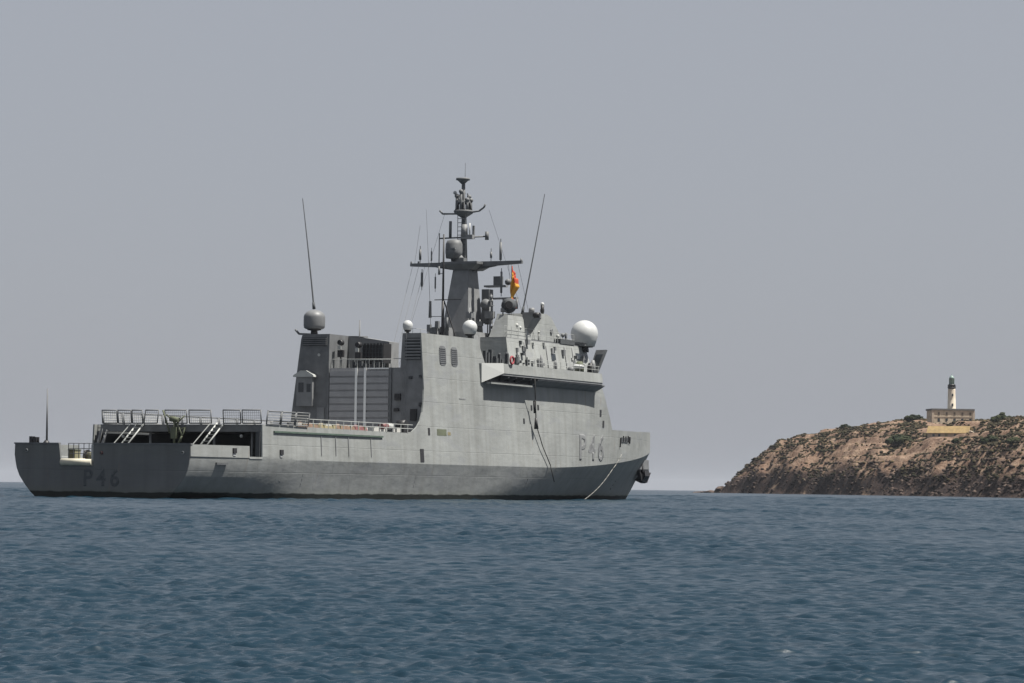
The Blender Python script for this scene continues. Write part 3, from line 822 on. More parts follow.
# platform carrying the large radome
mb = MB(); mb.box(3.7, 5.3, 66.5, 68.4, 13.7, 13.8); mb.tube((4.7, 67.4, 13.85), (4.7, 67.4, 14.1), .9, .8, 16); rp = mb.build('radome_platform', M['dgrey'], ROOT)
mb = MB(); mb.box(4.2, 4.75, 62.6, 65.6, 13.68, 14.1); mb.tube((4.5, 64.2, 14.1), (4.5, 64.2, 14.7), .09); mb.build('roof_box', M['void'], rp)
# wing gear
gear = [(6.6, 62.6, 11.15, .5, 1.0, 'olive'), (6.9, 64.2, 11.2, .35, .9, 'black'), (6.9, 60.2, 11.1, .4, .5, 'dgrey'), (6.6, 65.4, 11.2, .3, 1.2, 'mast'), (6.9, 57.0, 11.0, .2, 1.0, 'dgrey'), (6.9, 54.2, 11.0, .15, 1.3, 'mast')]
for b, a, z, w, h_, m_ in gear:
    mb = MB(); mb.lathe((b, a, z - .9), [(w * .4, 0), (w * .4, .8), (w * .8, .9), (w * .8, .8 + h_ * .7), (w * .45, .85 + h_)], 12); mb.build('wing_equipment', M[m_], ROOT)
mb = MB(); mb.ball((6.9, 61.6, 11.6), .42, 1.4, 1, .5); mb.build('wing_lamp', M['white'], ROOT)
mb = MB()
for a in np.arange(50.5, 65, 1.3): mb.tube((7.4, a, 11.1), (7.4, a, 11.75), .022, .022, 5)
for z in (11.45, 11.75): mb.tube((7.4, 50.5, z), (7.4, 65, z), .02, .02, 5)
mb.build('wing_rail', M['lgrey'], ROOT)
mb = MB()
for a in np.arange(51.5, 66, 1.4):
    for s_ in (-1, 1): mb.tube((s_ * 4.7, a, 13.72), (s_ * 4.7, a, 14.6), .02, .02, 5)
for s_ in (-1, 1):
    for z in (14.15, 14.6): mb.tube((s_ * 4.7, 51.5, z), (s_ * 4.7, 65.5, z), .016, .016, 5)
mb.build('roof_rail', M['lgrey'], br)

# director block, funnel-like raked block, sponson
mb = MB(); mb.frus((2.9, 4.65, 52.2, 57.0, 13.62), (3.3, 4.3, 53.0, 55.8, 15.6)); db = mb.build('director_block', M['pale'], ROOT)
mb = MB(); mb.tube((3.6, 53.8, 15.9), (3.6, 53.8, 16.2), .35, .35, 12); pd = mb.build('director_pedestal', M['mast'], db)
mb = MB(); mb.ball((3.9, 54.0, 16.45), .66); mb.build('director_dish', M['void'], pd)
mb = MB(); mb.tube((4.15, 53.45, 16.45), (4.35, 53.1, 16.45), .36, .32, 12); mb.build('dish_face', M['black'], pd)
mb = MB()
mb.prism_b([(56.4, 13.72), (64.4, 13.72), (61.6, 15.9), (60.6, 16.15), (57.2, 16.0)], 1.2, 4.3); fb = mb.build('forward_block', M['pale'], ROOT)
mb = MB(); mb.tube((4.28, 61.6, 14.7), (4.4, 61.6, 14.7), .25, .22, 12); mb.build('vent', M['dgrey'], fb)
mb = MB(); mb.prism_a([(4.2, 15.0), (4.3, 14.2), (5.3, 15.6), (5.3, 16.0), (4.2, 16.0)], 56.0, 57.5); mb.tube((4.8, 56.6, 16.0), (4.8, 56.6, 16.4), .25); sp = mb.build('sponson', M['mast'], fb)
mb = MB(); mb.tube((5.2, 56.2, 15.75), (5.75, 56.2, 15.75), .26, .22, 12); mb.build('sponson_lamp', M['black'], sp)
mb = MB(); mb.tube((3.9, 60.6, 16.1), (3.9, 60.6, 16.9), .14, .16, 8); mb.box(3.7, 4.0, 60.6, 60.8, 16.3, 16.6); md_ = mb.build('lamp_post', M['black'], fb)
mb = MB(); mb.ball((3.9, 60.6, 17.0), .17); mb.build('lamp', M['white'], md_)
mb = MB(); mb.tube((2.7, 53.0, 13.7), (2.7, 53.0, 17.4), .035); mb.tube((2.3, 53, 16.4), (3.0, 53, 16.4), .03); mb.tube((2.7, 53.0, 16.9), (2.7, 53, 17.3), .12)
mb.build('rod_antenna', M['dgrey'], db)
# boxes, pipes and lockers that break up the upperworks
rr_ = random.Random(21)
for i in range(26):
    a = rr_.uniform(52.4, 67.4); z = rr_.uniform(11.3, 13.3); w = rr_.uniform(.12, .45); h_ = rr_.uniform(.12, .5); bb = bw(z)
    mb = MB(); mb.box(bb - .05, bb + rr_.uniform(.1, .3), a, a + w, z, z + h_); mb.build('bulkhead_box', M[rr_.choice(['mast', 'dgrey', 'lgrey', 'void'])], br)
for a in (55.2, 59.5, 63.3, 64.9):
    mb = MB(); mb.tube((bw(11) + .08, a, 10.4), (bw(13.4) + .08, a, 13.5), .04, .04, 6); mb.build('side_pipe', M['mast'], br)
for i in range(9):
    a = rr_.uniform(52.3, 66); b = rr_.uniform(4.0, 4.6); h_ = rr_.uniform(.4, 1.1)
    mb = MB(); mb.tube((b, a, 13.65), (b, a, 13.7 + h_), .05, .04, 6); mb.ball((b, a, 13.7 + h_), rr_.uniform(.1, .2), n=8, m=6); mb.build('roof_fitting', M[rr_.choice(['dgrey', 'mast', 'lgrey'])], br)
for i in range(8):
    b = rr_.uniform(.2, 3.3); a = rr_.uniform(50, 56); h_ = rr_.uniform(1.0, 2.8); w = rr_.uniform(.15, .4)
    mb = MB(); mb.tube((b, a, 13.9), (b, a, 13.9 + h_), .06, .05, 6); mb.box(b - w, b + w, a - w * .5, a + w * .5, 13.9 + h_ * .6, 13.9 + h_ * .6 + w * 1.5); mb.build('mast_foot_equipment', M[rr_.choice(['dgrey', 'void', 'mast'])], mh)
for i in range(7):
    b = rr_.uniform(-1.6, .6); h_ = rr_.uniform(.3, 2.0)
    mb = MB(); mb.tube((b, 47.5, 10.06), (b, 47.5, 12.8 + h_), .07, .05, 6); mb.box(b - .15, b + .15, 47.3, 47.6, 12.2 + h_, 12.8 + h_); mb.build('aerial', M['dgrey'], ROOT)
# cluttered recess between casing and bridge: dark ladder well, red lifebuoy, gear
for i in range(12):
    mb = MB(); b = random.uniform(5.2, 6.3); a = random.uniform(44.2, 49.5); w = random.uniform(.15, .4); h_ = random.uniform(.6, 1.7)
    mb.box(b - w / 2, b + w / 2, a - w / 2, a + w / 2, 10.3, 10.7 + h_)
    if i % 3 == 0: mb.ball((b, a, 10.75 + h_), w * .6, n=8, m=6)
    mb.build('deck_gear', M['void'], ROOT)
mb = MB(); mb.frus((4.6, 6.1, 43.6, 45.4, 10.1), (5.2, 5.6, 44.1, 44.8, 13.4)); mb.build('ladder_post', M['mast'], ROOT)
whip((-4.3, 35.4, 15.1), (-5.9, 36.2, 24.1), .07)
whip((3.9, 56.6, 15.9), (4.9, 58.9, 26.4), .07)
whip((-.9, 49, 14), (-1.4, 49, 24.3), .022)
# life ring on the bridge side
lb = MB(); n, m = 24, 8; v = []; f = []
for i in range(n):
    t = 2 * math.pi * i / n
    for j in range(m):
        q = 2 * math.pi * j / m; r = .30 + .09 * math.cos(q)
        v.append((7.62 + .09 * math.sin(q), r * math.cos(t) + 47.1, r * math.sin(t) + 11.45))
for i in range(n):
    for j in range(m): f.append((i * m + j, ((i + 1) % n) * m + j, ((i + 1) % n) * m + (j + 1) % m, i * m + (j + 1) % m))
lb.add(v, f, True); o = lb.build('lifebuoy', mat('faded dark red ring', (.22,.035,.045), .7))
o.location = (SX, SY, 0); o.rotation_euler = (0, 0, -PHI)
tag(o, 'red ring lifebuoy hung on the rail just aft of the bridge', 'lifebuoy')

# ------------------------------------------------------------------ hull side fittings
def side_box(name, a0, a1, z0, z1, m_, out=.03, s_=1, parent=None):
    pts = [(a0, z0), (a1, z0), (a1, z1), (a0, z1)]
    v = [(s_ * (hull_b(a, z) - .02), a, z) for a, z in pts] + [(s_ * (hull_b(a, z) + out), a, z) for a, z in pts]
    mb = MB(); mb.add(v, [(0, 1, 2, 3), (7, 6, 5, 4), (0, 1, 5, 4), (1, 2, 6, 5), (2, 3, 7, 6), (3, 0, 4, 7)])
    return mb.build(name, M[m_], parent or hull)
side_box('shell_door', 32.4, 33.0, 2.95, 3.95, 'black')
side_box('vent_opening', 33.9, 34.2, 5.05, 5.6, 'black')
side_box('warning_patch', 35.4, 37.0, 5.05, 5.55, 'olive', .012)
side_box('warning_mark', 37.2, 37.7, 5.1, 5.35, 'yellow', .012)
side_box('scupper', 39.5, 40.6, 8.0, 8.1, 'mark', .02)
for a, z in ((52.6, 7.55), (53.9, 7.62), (51.0, 6.4)): side_box('porthole', a, a + .28, z, z + .42, 'black')
for a, z in ((67.2, 7.55), (68.0, 6.6)): side_box('porthole', a, a + .4, z - .1, z + .5, 'black')
side_box('forward_vent', 74.0, 76.6, 5.3, 5.75, 'void', .05)
for k, (a, w, dz) in enumerate(((73.6, .15, -.5), (74.6, .12, .4), (75.5, .12, .35), (76.4, .15, .45), (77.0, .3, .3), (77.2, .2, -.1))):
    side_box('vent_bracket', a, a + w, 5.35 + min(0, dz), 5.7 + max(0, dz) * .5, 'black', .1)
side_box('rub_strip', 10.6, 26.5, 4.68, 4.8, 'green', .1)
for a in (5.2, 11.4):  # hawse fairleads
    fl = side_box('fairlead', a, a + .42, 3.15, 3.5, 'black', .1); side_box('fairlead_plate', a + .05, a + .38, 2.98, 3.12, 'white', .04)
side_box('towing_eye', 3.2, 4.6, 2.35, 2.5, 'dgrey', .12)
# draught marks
for a in (15, 32, 52, 78):
    for z in (1.0, 1.35, 1.7):
        side_box('draught_mark', a, a + .12, z, z + .16, 'mark', .012)
side_box('plate_patch', 12, 12.25, 1.3, 2.2, 'mark', .01)
# bulwark stays along the flight-deck edge plate
for a in (17.2, 19.3, 21.2, 24.6): side_box('drain_pipe', a, a + .07, 3.2, 4.6, 'mark', .05)
# stern draughty side opening: dark inner wall
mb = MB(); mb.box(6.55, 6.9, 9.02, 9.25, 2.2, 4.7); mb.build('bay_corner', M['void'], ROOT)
# ropes over the side
mb = MB()
pts = [(7.55, 51.6, 10.2), (7.35, 52.2, 8.4), (7.15, 52.8, 6.4), (7.2, 54.0, 4.6), (7.25, 55.5, 3.0), (7.25, 56.3, 1.6)]
mb.path(pts, .045, 6); o = mb.build('mooring_rope', M['drope']); o.location = (SX, SY, 0); o.rotation_euler = (0, 0, -PHI)
tag(o, 'thin dark rope hanging from the bridge wing down the hull side', 'rope')
mb = MB(); mb.tube((7.22, 52.6, 6.9), (7.2, 52.75, 6.0), .09, .2, 8); mb.build('rope_weight', M['black'], o)
mb = MB(); mb.tube((7.22, 52.2, 8.3), (7.2, 52.4, 7.3), .09, .1, 8); mb.build('rope_weight', M['black'], o)
mb = MB()
P0 = Vector((hull_b(74.0, 4.2) + .15, 74.0, 4.2)); P1 = Vector((5.6, 66.0, 0.05)); pts = []
for i in range(13):
    t = i / 12; p = P0.lerp(P1, t); p.z -= 1.1 * math.sin(math.pi * t) * .45; p.x = max(p.x, hull_b(p.y, p.z) + .12); pts.append(p)
mb.path(pts, .035, 6); o = mb.build('anchor_line', M['rope']); o.location = (SX, SY, 0); o.rotation_euler = (0, 0, -PHI)
tag(o, 'pale sagging rope running from the bow side down to the water', 'rope')

# anchors in their pockets at the stem
for s_ in (1, -1):
    hb = lambda a, z: hull_b_f(a, z / zk(a), stem(z / zk(a)), 0)
    mb = MB()
    mb.prism_a([(s_ * .1, 4.0), (s_ * 1.15, 3.9), (s_ * 1.2, 3.0), (s_ * .8, 2.4), (s_ * .1, 2.6)], 87.6, 90.9)
    ap = mb.build('anchor_pocket', M['dgrey'], hull)
    mb = MB()
    mb.tube((s_ * 1.1, 89.2, 3.9), (s_ * 1.15, 89.4, 2.1), .15, .18, 8)
    mb.prism_a([(s_ * .6, 1.95), (s_ * 1.3, 1.65), (s_ * 1.75, 2.35), (s_ * 1.65, 2.9), (s_ * 1.35, 2.25), (s_ * .9, 2.25)], 88.7, 89.8)
    mb.prism_b([(88.0, 2.9), (88.5, 1.9), (89.9, 1.7), (90.8, 2.7), (90.3, 2.35), (89.5, 2.2), (88.8, 2.4)], s_ * 1.1, s_ * 1.45)
    mb.build('anchor', M['black'], ap)

# bow rail, jackstaff base
mb = MB(); mb.frus((-1.3, 1.3, 75, 78.5, 5.35), (-1, 1, 75.4, 78.1, 6.7)); gm = mb.build('gun_mount', M['grey'], ROOT)
mb = MB(); mb.tube((0, 78, 6.3), (0, 81.2, 6.35), .09, .07, 10); mb.build('gun_barrel', M['dgrey'], gm)

# ------------------------------------------------------------------ flight deck safety nets and ladders
def net_panel(b0, b1, a, z0, z1, lean=0.0, along=False, zig=0.0):
    """framed net; athwartships at station a, or along the deck edge when along=True"""
    def P(u, w):
        if along: return (a + lean * w, b0 + (b1 - b0) * u, z0 + (z1 - z0) * w)
        return (b0 + (b1 - b0) * u + zig * w, a - lean * w, z0 + (z1 - z0) * w)
    mb = MB(); mb.path([P(0, 0), P(0, 1), P(1, 1), P(1, 0), P(0, 0)], .05, 6)
    o = mb.build('safety_net', M['dgrey'], ROOT)
    mb = MB()
    nx = max(3, int(abs(b1 - b0) / .16)); nz = max(3, int((z1 - z0) / .16))
    for i in range(1, nx): mb.tube(P(i / nx, 0), P(i / nx, 1), .013, .013, 3, False)
    for i in range(1, nz): mb.tube(P(0, i / nz), P(1, i / nz), .013, .013, 3, False)
    mb.build('netting', M['net'], o)
edges = [(-6.2, -4.95), (-4.85, -3.75), (-3.65, -2.8), (-2.7, -1.6, .2), (-.9, .9), (1.1, 2.9), (3.9, 5.3), (5.45, 6.95)]
for e in edges:
    net_panel(e[0], e[1], 9.1, 5.28, 6.2, .12, zig=(e[2] if len(e) > 2 else 0))
for a in np.arange(9.6, 33, 1.95):
    if a < 14: net_panel(a, a + 1.8, 7.05, 5.25, 6.15, .12, True)
for a in np.arange(9.6, 36, 2.6): net_panel(a, a + 2.4, -6.45, 5.25, 6.1, -.12, True)
# low rails lying further forward along the starboard edge
mb = MB()
for a in np.arange(14, 31.5, 1.1): mb.tube((6.95, a, 5.15), (6.95, a, 5.75), .03, .03, 5)
for z in (5.45, 5.75): mb.tube((6.95, 14, z), (6.95, 31.3, z), .025, .025, 5)
mb.build('deck_rail', M['lgrey'], ROOT)
# inclined ladders from the quarterdeck up to the flight deck
def ladder(b, w):
    mb = MB()
    for d in (0, w): mb.tube((b + d - .75, 7.6, 3.2), (b + d + .1, 9.15, 5.3), .06, .06, 6)
    for i in range(9):
        t = (i + .5) / 9; p = Vector((b - .75, 7.6, 3.2)).lerp(Vector((b + .1, 9.15, 5.3)), t); mb.box(p.x, p.x + w, p.y - .08, p.y + .08, p.z - .02, p.z + .02)
    o = mb.build('boarding_ladder', M['lgrey'], ROOT)
    mb = MB(); mb.tube((b - 1.35, 7.6, 3.3), (b - .35, 9.15, 5.4), .035, .035, 5); mb.build('ladder_rail', M['lgrey'], o)
ladder(-3.35, .55); ladder(3.25, .55)
# hose reel / davit mass at the middle of the deck edge
mb = MB(); mb.tube((-.35, 8.9, 5.6), (.35, 8.9, 5.5), .2, .18, 12); mb.path([(-.7, 8.9, 5.9), (.1, 8.9, 5.2), (.8, 8.9, 5.8)], .05); mb.tube((0, 8.9, 3.4), (0, 8.9, 5.6), .09); mb.path([(.2, 8.9, 5.3), (.7, 8.8, 4.4), (.4, 8.8, 3.9)], .07)
mb.path([(-1.0, 8.9, 6.2), (-.4, 8.9, 4.6), (.9, 8.9, 5.0), (.5, 8.9, 4.0)], .06); mb.box(-.2, .25, 8.7, 9.0, 4.2, 5.0)
mb.build('deck_davit', M['olive'], ROOT)
# transom-top fittings
mb = MB(); mb.box(-6.1, -5.85, .25, .6, 2.2, 4.15); mb.box(-5.8, -5.5, .25, .6, 2.2, 4.1); mb.box(-6.1, -5.5, .3, .55, 2.2, 3.9); mb.build('capstan', M['black'], ROOT)
mb = MB(); mb.lathe((-4.85, .5, 2.2), [(.25, 0), (.25, 1.5), (.1, 1.7)], 12); ab = mb.build('antenna_base', M['black'], ROOT)
mb = MB(); mb.tube((-4.82, .5, 3.9), (-4.85, .5, 7.4), .075, .035, 6); mb.build('staff', M['dgrey'], ab)
# mooring gear seen through the notch, each a thing of its own
def shipthing(name, b, a, z, label, cat, group=None):
    o = empty(name, on_ship(b, a, z), -PHI); tag(o, label, cat, group); return o
t = shipthing('mooring_winch', -2.1, 2.2, 2.22, 'dark mooring winch seen through the notch in the stern', 'winch')
mb = MB(); mb.box(-.7, .7, -.4, .4, 0, .18); mb.build('base', M['olive'], t)
mb = MB(); mb.tube((-.45, 0, .6), (.45, 0, .6), .3, .3, 16); mb.build('drum', M['khaki'], t)
for s_ in (-.55, .55):
    mb = MB(); mb.tube((s_ - .05, 0, .6), (s_ + .05, 0, .6), .48, .48, 18); mb.build('flange', M['black'], t)
for b, lab in ((-3.15, 'khaki stowage bin at the left end of the stern notch'), (-1.2, 'khaki stowage bin at the right end of the stern notch')):
    t = shipthing('stowage_bin', b, 1.4, 2.22, lab, 'bin', 'stowage bins on the quarterdeck')
    mb = MB(); mb.frus((-.22, .22, -.3, .3, 0), (-.27, .27, -.34, .34, 1.0)); mb.build('body', M['khaki'], t)
    mb = MB(); mb.box(-.3, .3, -.37, .37, 1.0, 1.08); mb.build('lid', M['olive'], t)
mb = MB()
for b in np.arange(-3.3, -.7, .42): mb.tube((b, .9, 2.22), (b, .9, 3.7), .03, .03, 5)
for z in (3.0, 3.35, 3.7): mb.tube((-3.3, .9, z), (-.9, .9, z), .025, .025, 5)
mb.build('notch_rail', M['dgrey'], ROOT)

# gear along the starboard flight deck edge (low bright bundles)
bund = [(16.2, 'orange', 'orange canvas bundle on the deck under the left stripe of the hangar door', 1.5), (19.1, 'yellow', 'yellow folded stretcher bag by the hangar door', 1.3), (21.6, 'orange', 'orange canvas bundle beside the yellow bag', 1.5), (24.0, 'red', 'dull red hose box aft of the starboard casing', .9)]
for a, m_, lab, L in bund:
    t = shipthing('deck_bundle', 6.3, a, 5.14, lab, 'deck bundle', 'coloured gear bundles along the flight deck edge')
    mb = MB(); mb.frus((-.3, .3, -L, L, 0), (-.2, .2, -L * .9, L * .9, .28)); mb.ball((0, -L * .5, .26), .2, 1, 1.9, .8, 12, 8); mb.ball((0, L * .4, .24), .18, 1, 2.2, .8, 12, 8)
    mb.build('canvas', M[m_], t)
    for k in (-.5, .5):
        mb = MB(); mb.box(-.31, .31, k * L - .04, k * L + .04, 0, .36); mb.build('strap', M['khaki'], t)
t = shipthing('life_raft', 6.2, 28.6, 5.4, 'white and red life raft canister lying by the foot of the casing', 'life raft')
t.scale = (.7, .7, .7)
mb = MB(); mb.tube((0, -.2, .25), (0, .9, .25), .36, .36, 18); mb.ball((0, .9, .25), .36, n=16); mb.build('canister', M['lgrey'], t)
mb = MB(); mb.tube((0, -1.4, .22), (0, -.2, .25), .34, .37, 18); mb.build('end_cover', M['red'], t)
mb = MB(); mb.box(-.4, .4, -1.1, -.95, -.36, 0); mb.box(-.4, .4, .5, .65, -.36, 0); mb.build('cradle', M['dgrey'], t)
t = shipthing('fuelling_station', 6.1, 31.2, 5.14, 'black deck winch in the curved corner below the casing', 'winch')
mb = MB(); mb.box(-.4, .4, -.5, .5, 0, .3); mb.build('base', M['black'], t)
mb = MB(); mb.tube((-.35, 0, .6), (.35, 0, .6), .4, .4, 16); mb.build('drum', M['black'], t)
# pale pipe-work and clutter at the foot of the port casing / deck line
mb = MB()
for i in range(26):
    a = random.uniform(12.5, 30); h_ = random.uniform(.12, .4); w = random.uniform(.12, .35)
    mb.box(6.35 - w, 6.35 + w * .5, a, a + w * 2, 5.14, 5.14 + h_)
mb.build('deck_fittings', M['net'], ROOT)

# ------------------------------------------------------------------ ensign
def flag_mat():
    m = bpy.data.materials.new('red and yellow flag cloth'); m.use_nodes = True
    n, l = m.node_tree.nodes, m.node_tree.links; p = n['Principled BSDF']; p.inputs['Roughness'].default_value = .8
    uv = n.new('ShaderNodeUVMap'); sx = n.new('ShaderNodeSeparateXYZ'); r = n.new('ShaderNodeValToRGB')
    r.color_ramp.interpolation = 'CONSTANT'
    e = r.color_ramp.elements; e[0].position = 0; e[0].color = (.48, .07, .03, 1); e[1].position = .18; e[1].color = (.78, .44, .07, 1)
    x = e.new(.82); x.color = (.48, .07, .03, 1)
    l.new(uv.outputs[0], sx.inputs[0]); l.new(sx.outputs[1], r.inputs[0]); l.new(r.outputs[0], p.inputs['Base Color'])
    tr_ = n.new('ShaderNodeBsdfTranslucent'); l.new(r.outputs[0], tr_.inputs[0])
    ms = n.new('ShaderNodeMixShader'); ms.inputs[0].default_value = .35
    l.new(p.outputs[0], ms.inputs[1]); l.new(tr_.outputs[0], ms.inputs[2]); l.new(ms.outputs[0], n['Material Output'].inputs[0])
    return m
def make_flag():
    t = shipthing('ensign_flag', 3.95, 54.2, 20.1, 'red and yellow striped flag drooping below the starboard end of the mast yard', 'flag')
    # hoist runs down the halyard; the cloth droops and folds
    nx, ny = 22, 16; W, H = 2.6, 2.3
    v = []; f = []; uvs = []
    for i in range(nx + 1):
        u = i / nx
        for j in range(ny + 1):
            w = j / ny
            # hoist vertical; fly end sags below the hoist with vertical pleats
            x = -.30 * math.sin(w * 5.2) * (.25 + u) * (.4 if w > .8 else 1) + .45 * u + .12 * (1 - w) + .07 * math.sin(u * 16)
            y_ = .26 * math.sin(u * 13 + w * 2) * (.2 + .8 * u)
            z = -.25 - (1 - w) * H * (1.15 - .1 * u) - u * 1.25 + .10 * math.sin(u * 7)
            v.append((x, y_, z)); uvs.append((u, w))
    for i in range(nx):
        for j in range(ny):
            a = i * (ny + 1) + j; f.append((a, a + ny + 1, a + ny + 2, a + 1))
    me = bpy.data.meshes.new('cloth'); me.from_pydata(v, [], f)
    ul = me.uv_layers.new(name='UVMap')
    for lp_ in me.loops: ul.data[lp_.index].uv = uvs[lp_.vertex_index]
    me.polygons.foreach_set('use_smooth', [True] * len(f)); me.materials.append(flag_mat())
    o = bpy.data.objects.new('cloth', me); COL.objects.link(o); o.parent = t
    sm_ = o.modifiers.new('t', 'SOLIDIFY'); sm_.thickness = .012
    mb = MB(); mb.tube((.05, 0, .05), (.1, 0, -4.6), .018, .018, 5); mb.build('halyard', M['dgrey'], t)
make_flag()
#ISLAND#

# ------------------------------------------------------------------ island
SHORE = [(94, 1240), (104, 1200), (114, 1163), (126, 1118), (135, 1060), (141, 1000), (145, 940), (149, 885), (156, 815), (225, 750), (330, 740),
         (470, 800), (500, 1000), (480, 1300), (380, 1400), (250, 1400), (160, 1340), (108, 1275)]
_prm = {}
def vnoise(X, Y, scale, seed):
    r = np.random.default_rng(seed); T = r.random((256, 256))
    x = X / scale + 1000.3; y = Y / scale + 1000.7
    xi = np.floor(x).astype(int); yi = np.floor(y).astype(int); fx = x - xi; fy = y - yi
    fx = fx * fx * (3 - 2 * fx); fy = fy * fy * (3 - 2 * fy)
    a = T[xi % 256, yi % 256]; b = T[(xi + 1) % 256, yi % 256]; c = T[xi % 256, (yi + 1) % 256]; d = T[(xi + 1) % 256, (yi + 1) % 256]
    return (a * (1 - fx) + b * fx) * (1 - fy) + (c * (1 - fx) + d * fx) * fy
def fbm(X, Y, scale, seed, octv=5, gain=.5, ridge=False):
    s = 0; A = 1; tot = 0
    for i in range(octv):
        n = vnoise(X, Y, scale / 2 ** i, seed + i)
        if ridge: n = 1 - np.abs(2 * n - 1)
        s = s + A * n; tot += A; A *= gain
    return s / tot
def sdist(X, Y):
    n = len(SHORE); dmin = np.full(X.shape, 1e9); inside = np.zeros(X.shape, bool)
    for i in range(n):
        x0, y0 = SHORE[i]; x1, y1 = SHORE[(i + 1) % n]
        dx, dy = x1 - x0, y1 - y0
        t = np.clip(((X - x0) * dx + (Y - y0) * dy) / (dx * dx + dy * dy), 0, 1)
        dmin = np.minimum(dmin, np.hypot(X - x0 - t * dx, Y - y0 - t * dy))
        c = ((y0 > Y) != (y1 > Y)) & (X < (x1 - x0) * (Y - y0) / (y1 - y0 + 1e-9) + x0)
        inside ^= c
    return np.where(inside, dmin, -dmin)
def terrain(X, Y):
    X = np.asarray(X, float); Y = np.asarray(Y, float)
    wob = (fbm(X, Y, 45, 3, 4) - .5) * 18 + (fbm(X, Y, 12, 9, 3) - .5) * 7
    d = sdist(X, Y) + wob - 1.0
    dd = np.maximum(d, 0)
    LL = 21 + 18 * np.clip((X - 125) / 45, 0, 1)
    h = 32.3 * (1 - np.exp(-dd / LL)) + (6.0 * np.clip((X - 122) / 45, 0, 1) - 4.0 * np.clip((X - 178) / 30, 0, 1)) * np.clip(dd / 50, 0, 1) + 1.5 * np.clip((dd - 60) / 60, 0, 1)
    rk = np.exp(-(dd / 26) ** 2)
    h += (fbm(X, Y, 24, 20, 6, .5, True) - .55) * 11 * rk * np.clip(dd / 4, 0, 1)
    h += (fbm(X, Y, 60, 31, 4) - .5) * 4 * np.clip(dd / 25, 0, 1)
    h += (fbm(X, Y, 8, 41, 4, .6) - .5) * 2.2 * np.clip(dd / 6, 0, 1)
    # terraces of stone
    h += .5 * np.sin(h * 2.2) * np.clip(dd / 10, 0, 1)
    h = np.where(d < 0, np.maximum(d * .35, -3), h)
    # levelled ground round the buildings
    for (cx, cy, r, z) in PADS:
        w = np.clip(1.6 - np.hypot(X - cx, Y - cy) / r, 0, 1); w = w * w * (3 - 2 * w)
        h = h * (1 - w) + z * w
    return h
def px_to(px, D): return (px - 512) / FPX * D
LHX, LHY = px_to(951, 1160), 1160.0
HSX, HSY = px_to(950, 1066), 1066.0
LHZ, HSZ = 30.2, 23.3
PADS = [(px_to(951, 1134), 1134, 15, 29.2), (px_to(951, 1108), 1108, 14, 27.6), (LHX, LHY, 11, LHZ), (HSX, HSY - 2, 10.5, HSZ - .2), (HSX + 9.6, HSY - 4.2, 4, HSZ - .1)]

def island_mat():
    m = bpy.data.materials.new('island rock and soil'); m.use_nodes = True
    n, l = m.node_tree.nodes, m.node_tree.links; p = n['Principled BSDF']
    p.inputs['Roughness'].default_value = .95; p.inputs['Specular IOR Level'].default_value = .15
    ge = n.new('ShaderNodeNewGeometry'); sp = n.new('ShaderNodeSeparateXYZ'); l.new(ge.outputs['Position'], sp.inputs[0])
    def nz(sc, det=6, rough=.6):
        t = n.new('ShaderNodeTexNoise'); t.inputs['Scale'].default_value = sc; t.inputs['Detail'].default_value = det; t.inputs['Roughness'].default_value = rough
        l.new(ge.outputs['Position'], t.inputs['Vector']); return t.outputs[0]
    def ramp(src, *st):
        r = n.new('ShaderNodeValToRGB'); e = r.color_ramp.elements
        e[0].position, e[0].color = st[0][0], (*st[0][1], 1); e[1].position, e[1].color = st[-1][0], (*st[-1][1], 1)
        for q in st[1:-1]: x = e.new(q[0]); x.color = (*q[1], 1)
        l.new(src, r.inputs[0]); return r.outputs[0]
    def mix(f, a, b):
        x = n.new('ShaderNodeMix'); x.data_type = 'RGBA'; l.new(f, x.inputs[0]); l.new(a, x.inputs[6]); l.new(b, x.inputs[7]); return x.outputs[2]
    soil = ramp(nz(.22, 9, .75), (.32, (.07, .042, .032)), (.47, (.145, .094, .066)), (.58, (.215, .152, .11)), (.72, (.30, .225, .165)))
    rock = ramp(nz(.40, 8, .8), (.3, (.012, .009, .009)), (.5, (.026, .018, .016)), (.62, (.06, .04, .033)), (.75, (.14, .105, .085)))
    # rock low down, with a ragged upper limit
    a = n.new('ShaderNodeMath'); a.operation = 'MULTIPLY_ADD'; a.inputs[1].default_value = 26; a.inputs[2].default_value = -14
    l.new(nz(.045, 5, .6), a.inputs[0])
    s = n.new('ShaderNodeMath'); s.operation = 'SUBTRACT'; l.new(sp.outputs[2], s.inputs[0]); l.new(a.outputs[0], s.inputs[1])
    mr = n.new('ShaderNodeMapRange'); mr.inputs[1].default_value = 8.5; mr.inputs[2].default_value = 12.5; l.new(s.outputs[0], mr.inputs[0])
    c = mix(mr.outputs[0], rock, soil)
    pale = ramp(nz(.09, 6, .7), (.60, (0, 0, 0)), (.68, (1, 1, 1)))
    pc = n.new('ShaderNodeRGB'); pc.outputs[0].default_value = (.25, .18, .125, 1)
    pm = n.new('ShaderNodeMath'); pm.operation = 'MULTIPLY'; pm.inputs[1].default_value = .6; l.new(pale, pm.inputs[0])
    c = mix(pm.outputs[0], c, pc.outputs[0])
    l.new(c, p.inputs['Base Color'])
    b = n.new('ShaderNodeBump'); b.inputs['Strength'].default_value = .9; b.inputs['Distance'].default_value = 1.2
    l.new(nz(.5, 6, .7), b.inputs['Height']); l.new(b.outputs[0], p.inputs['Normal'])
    return m
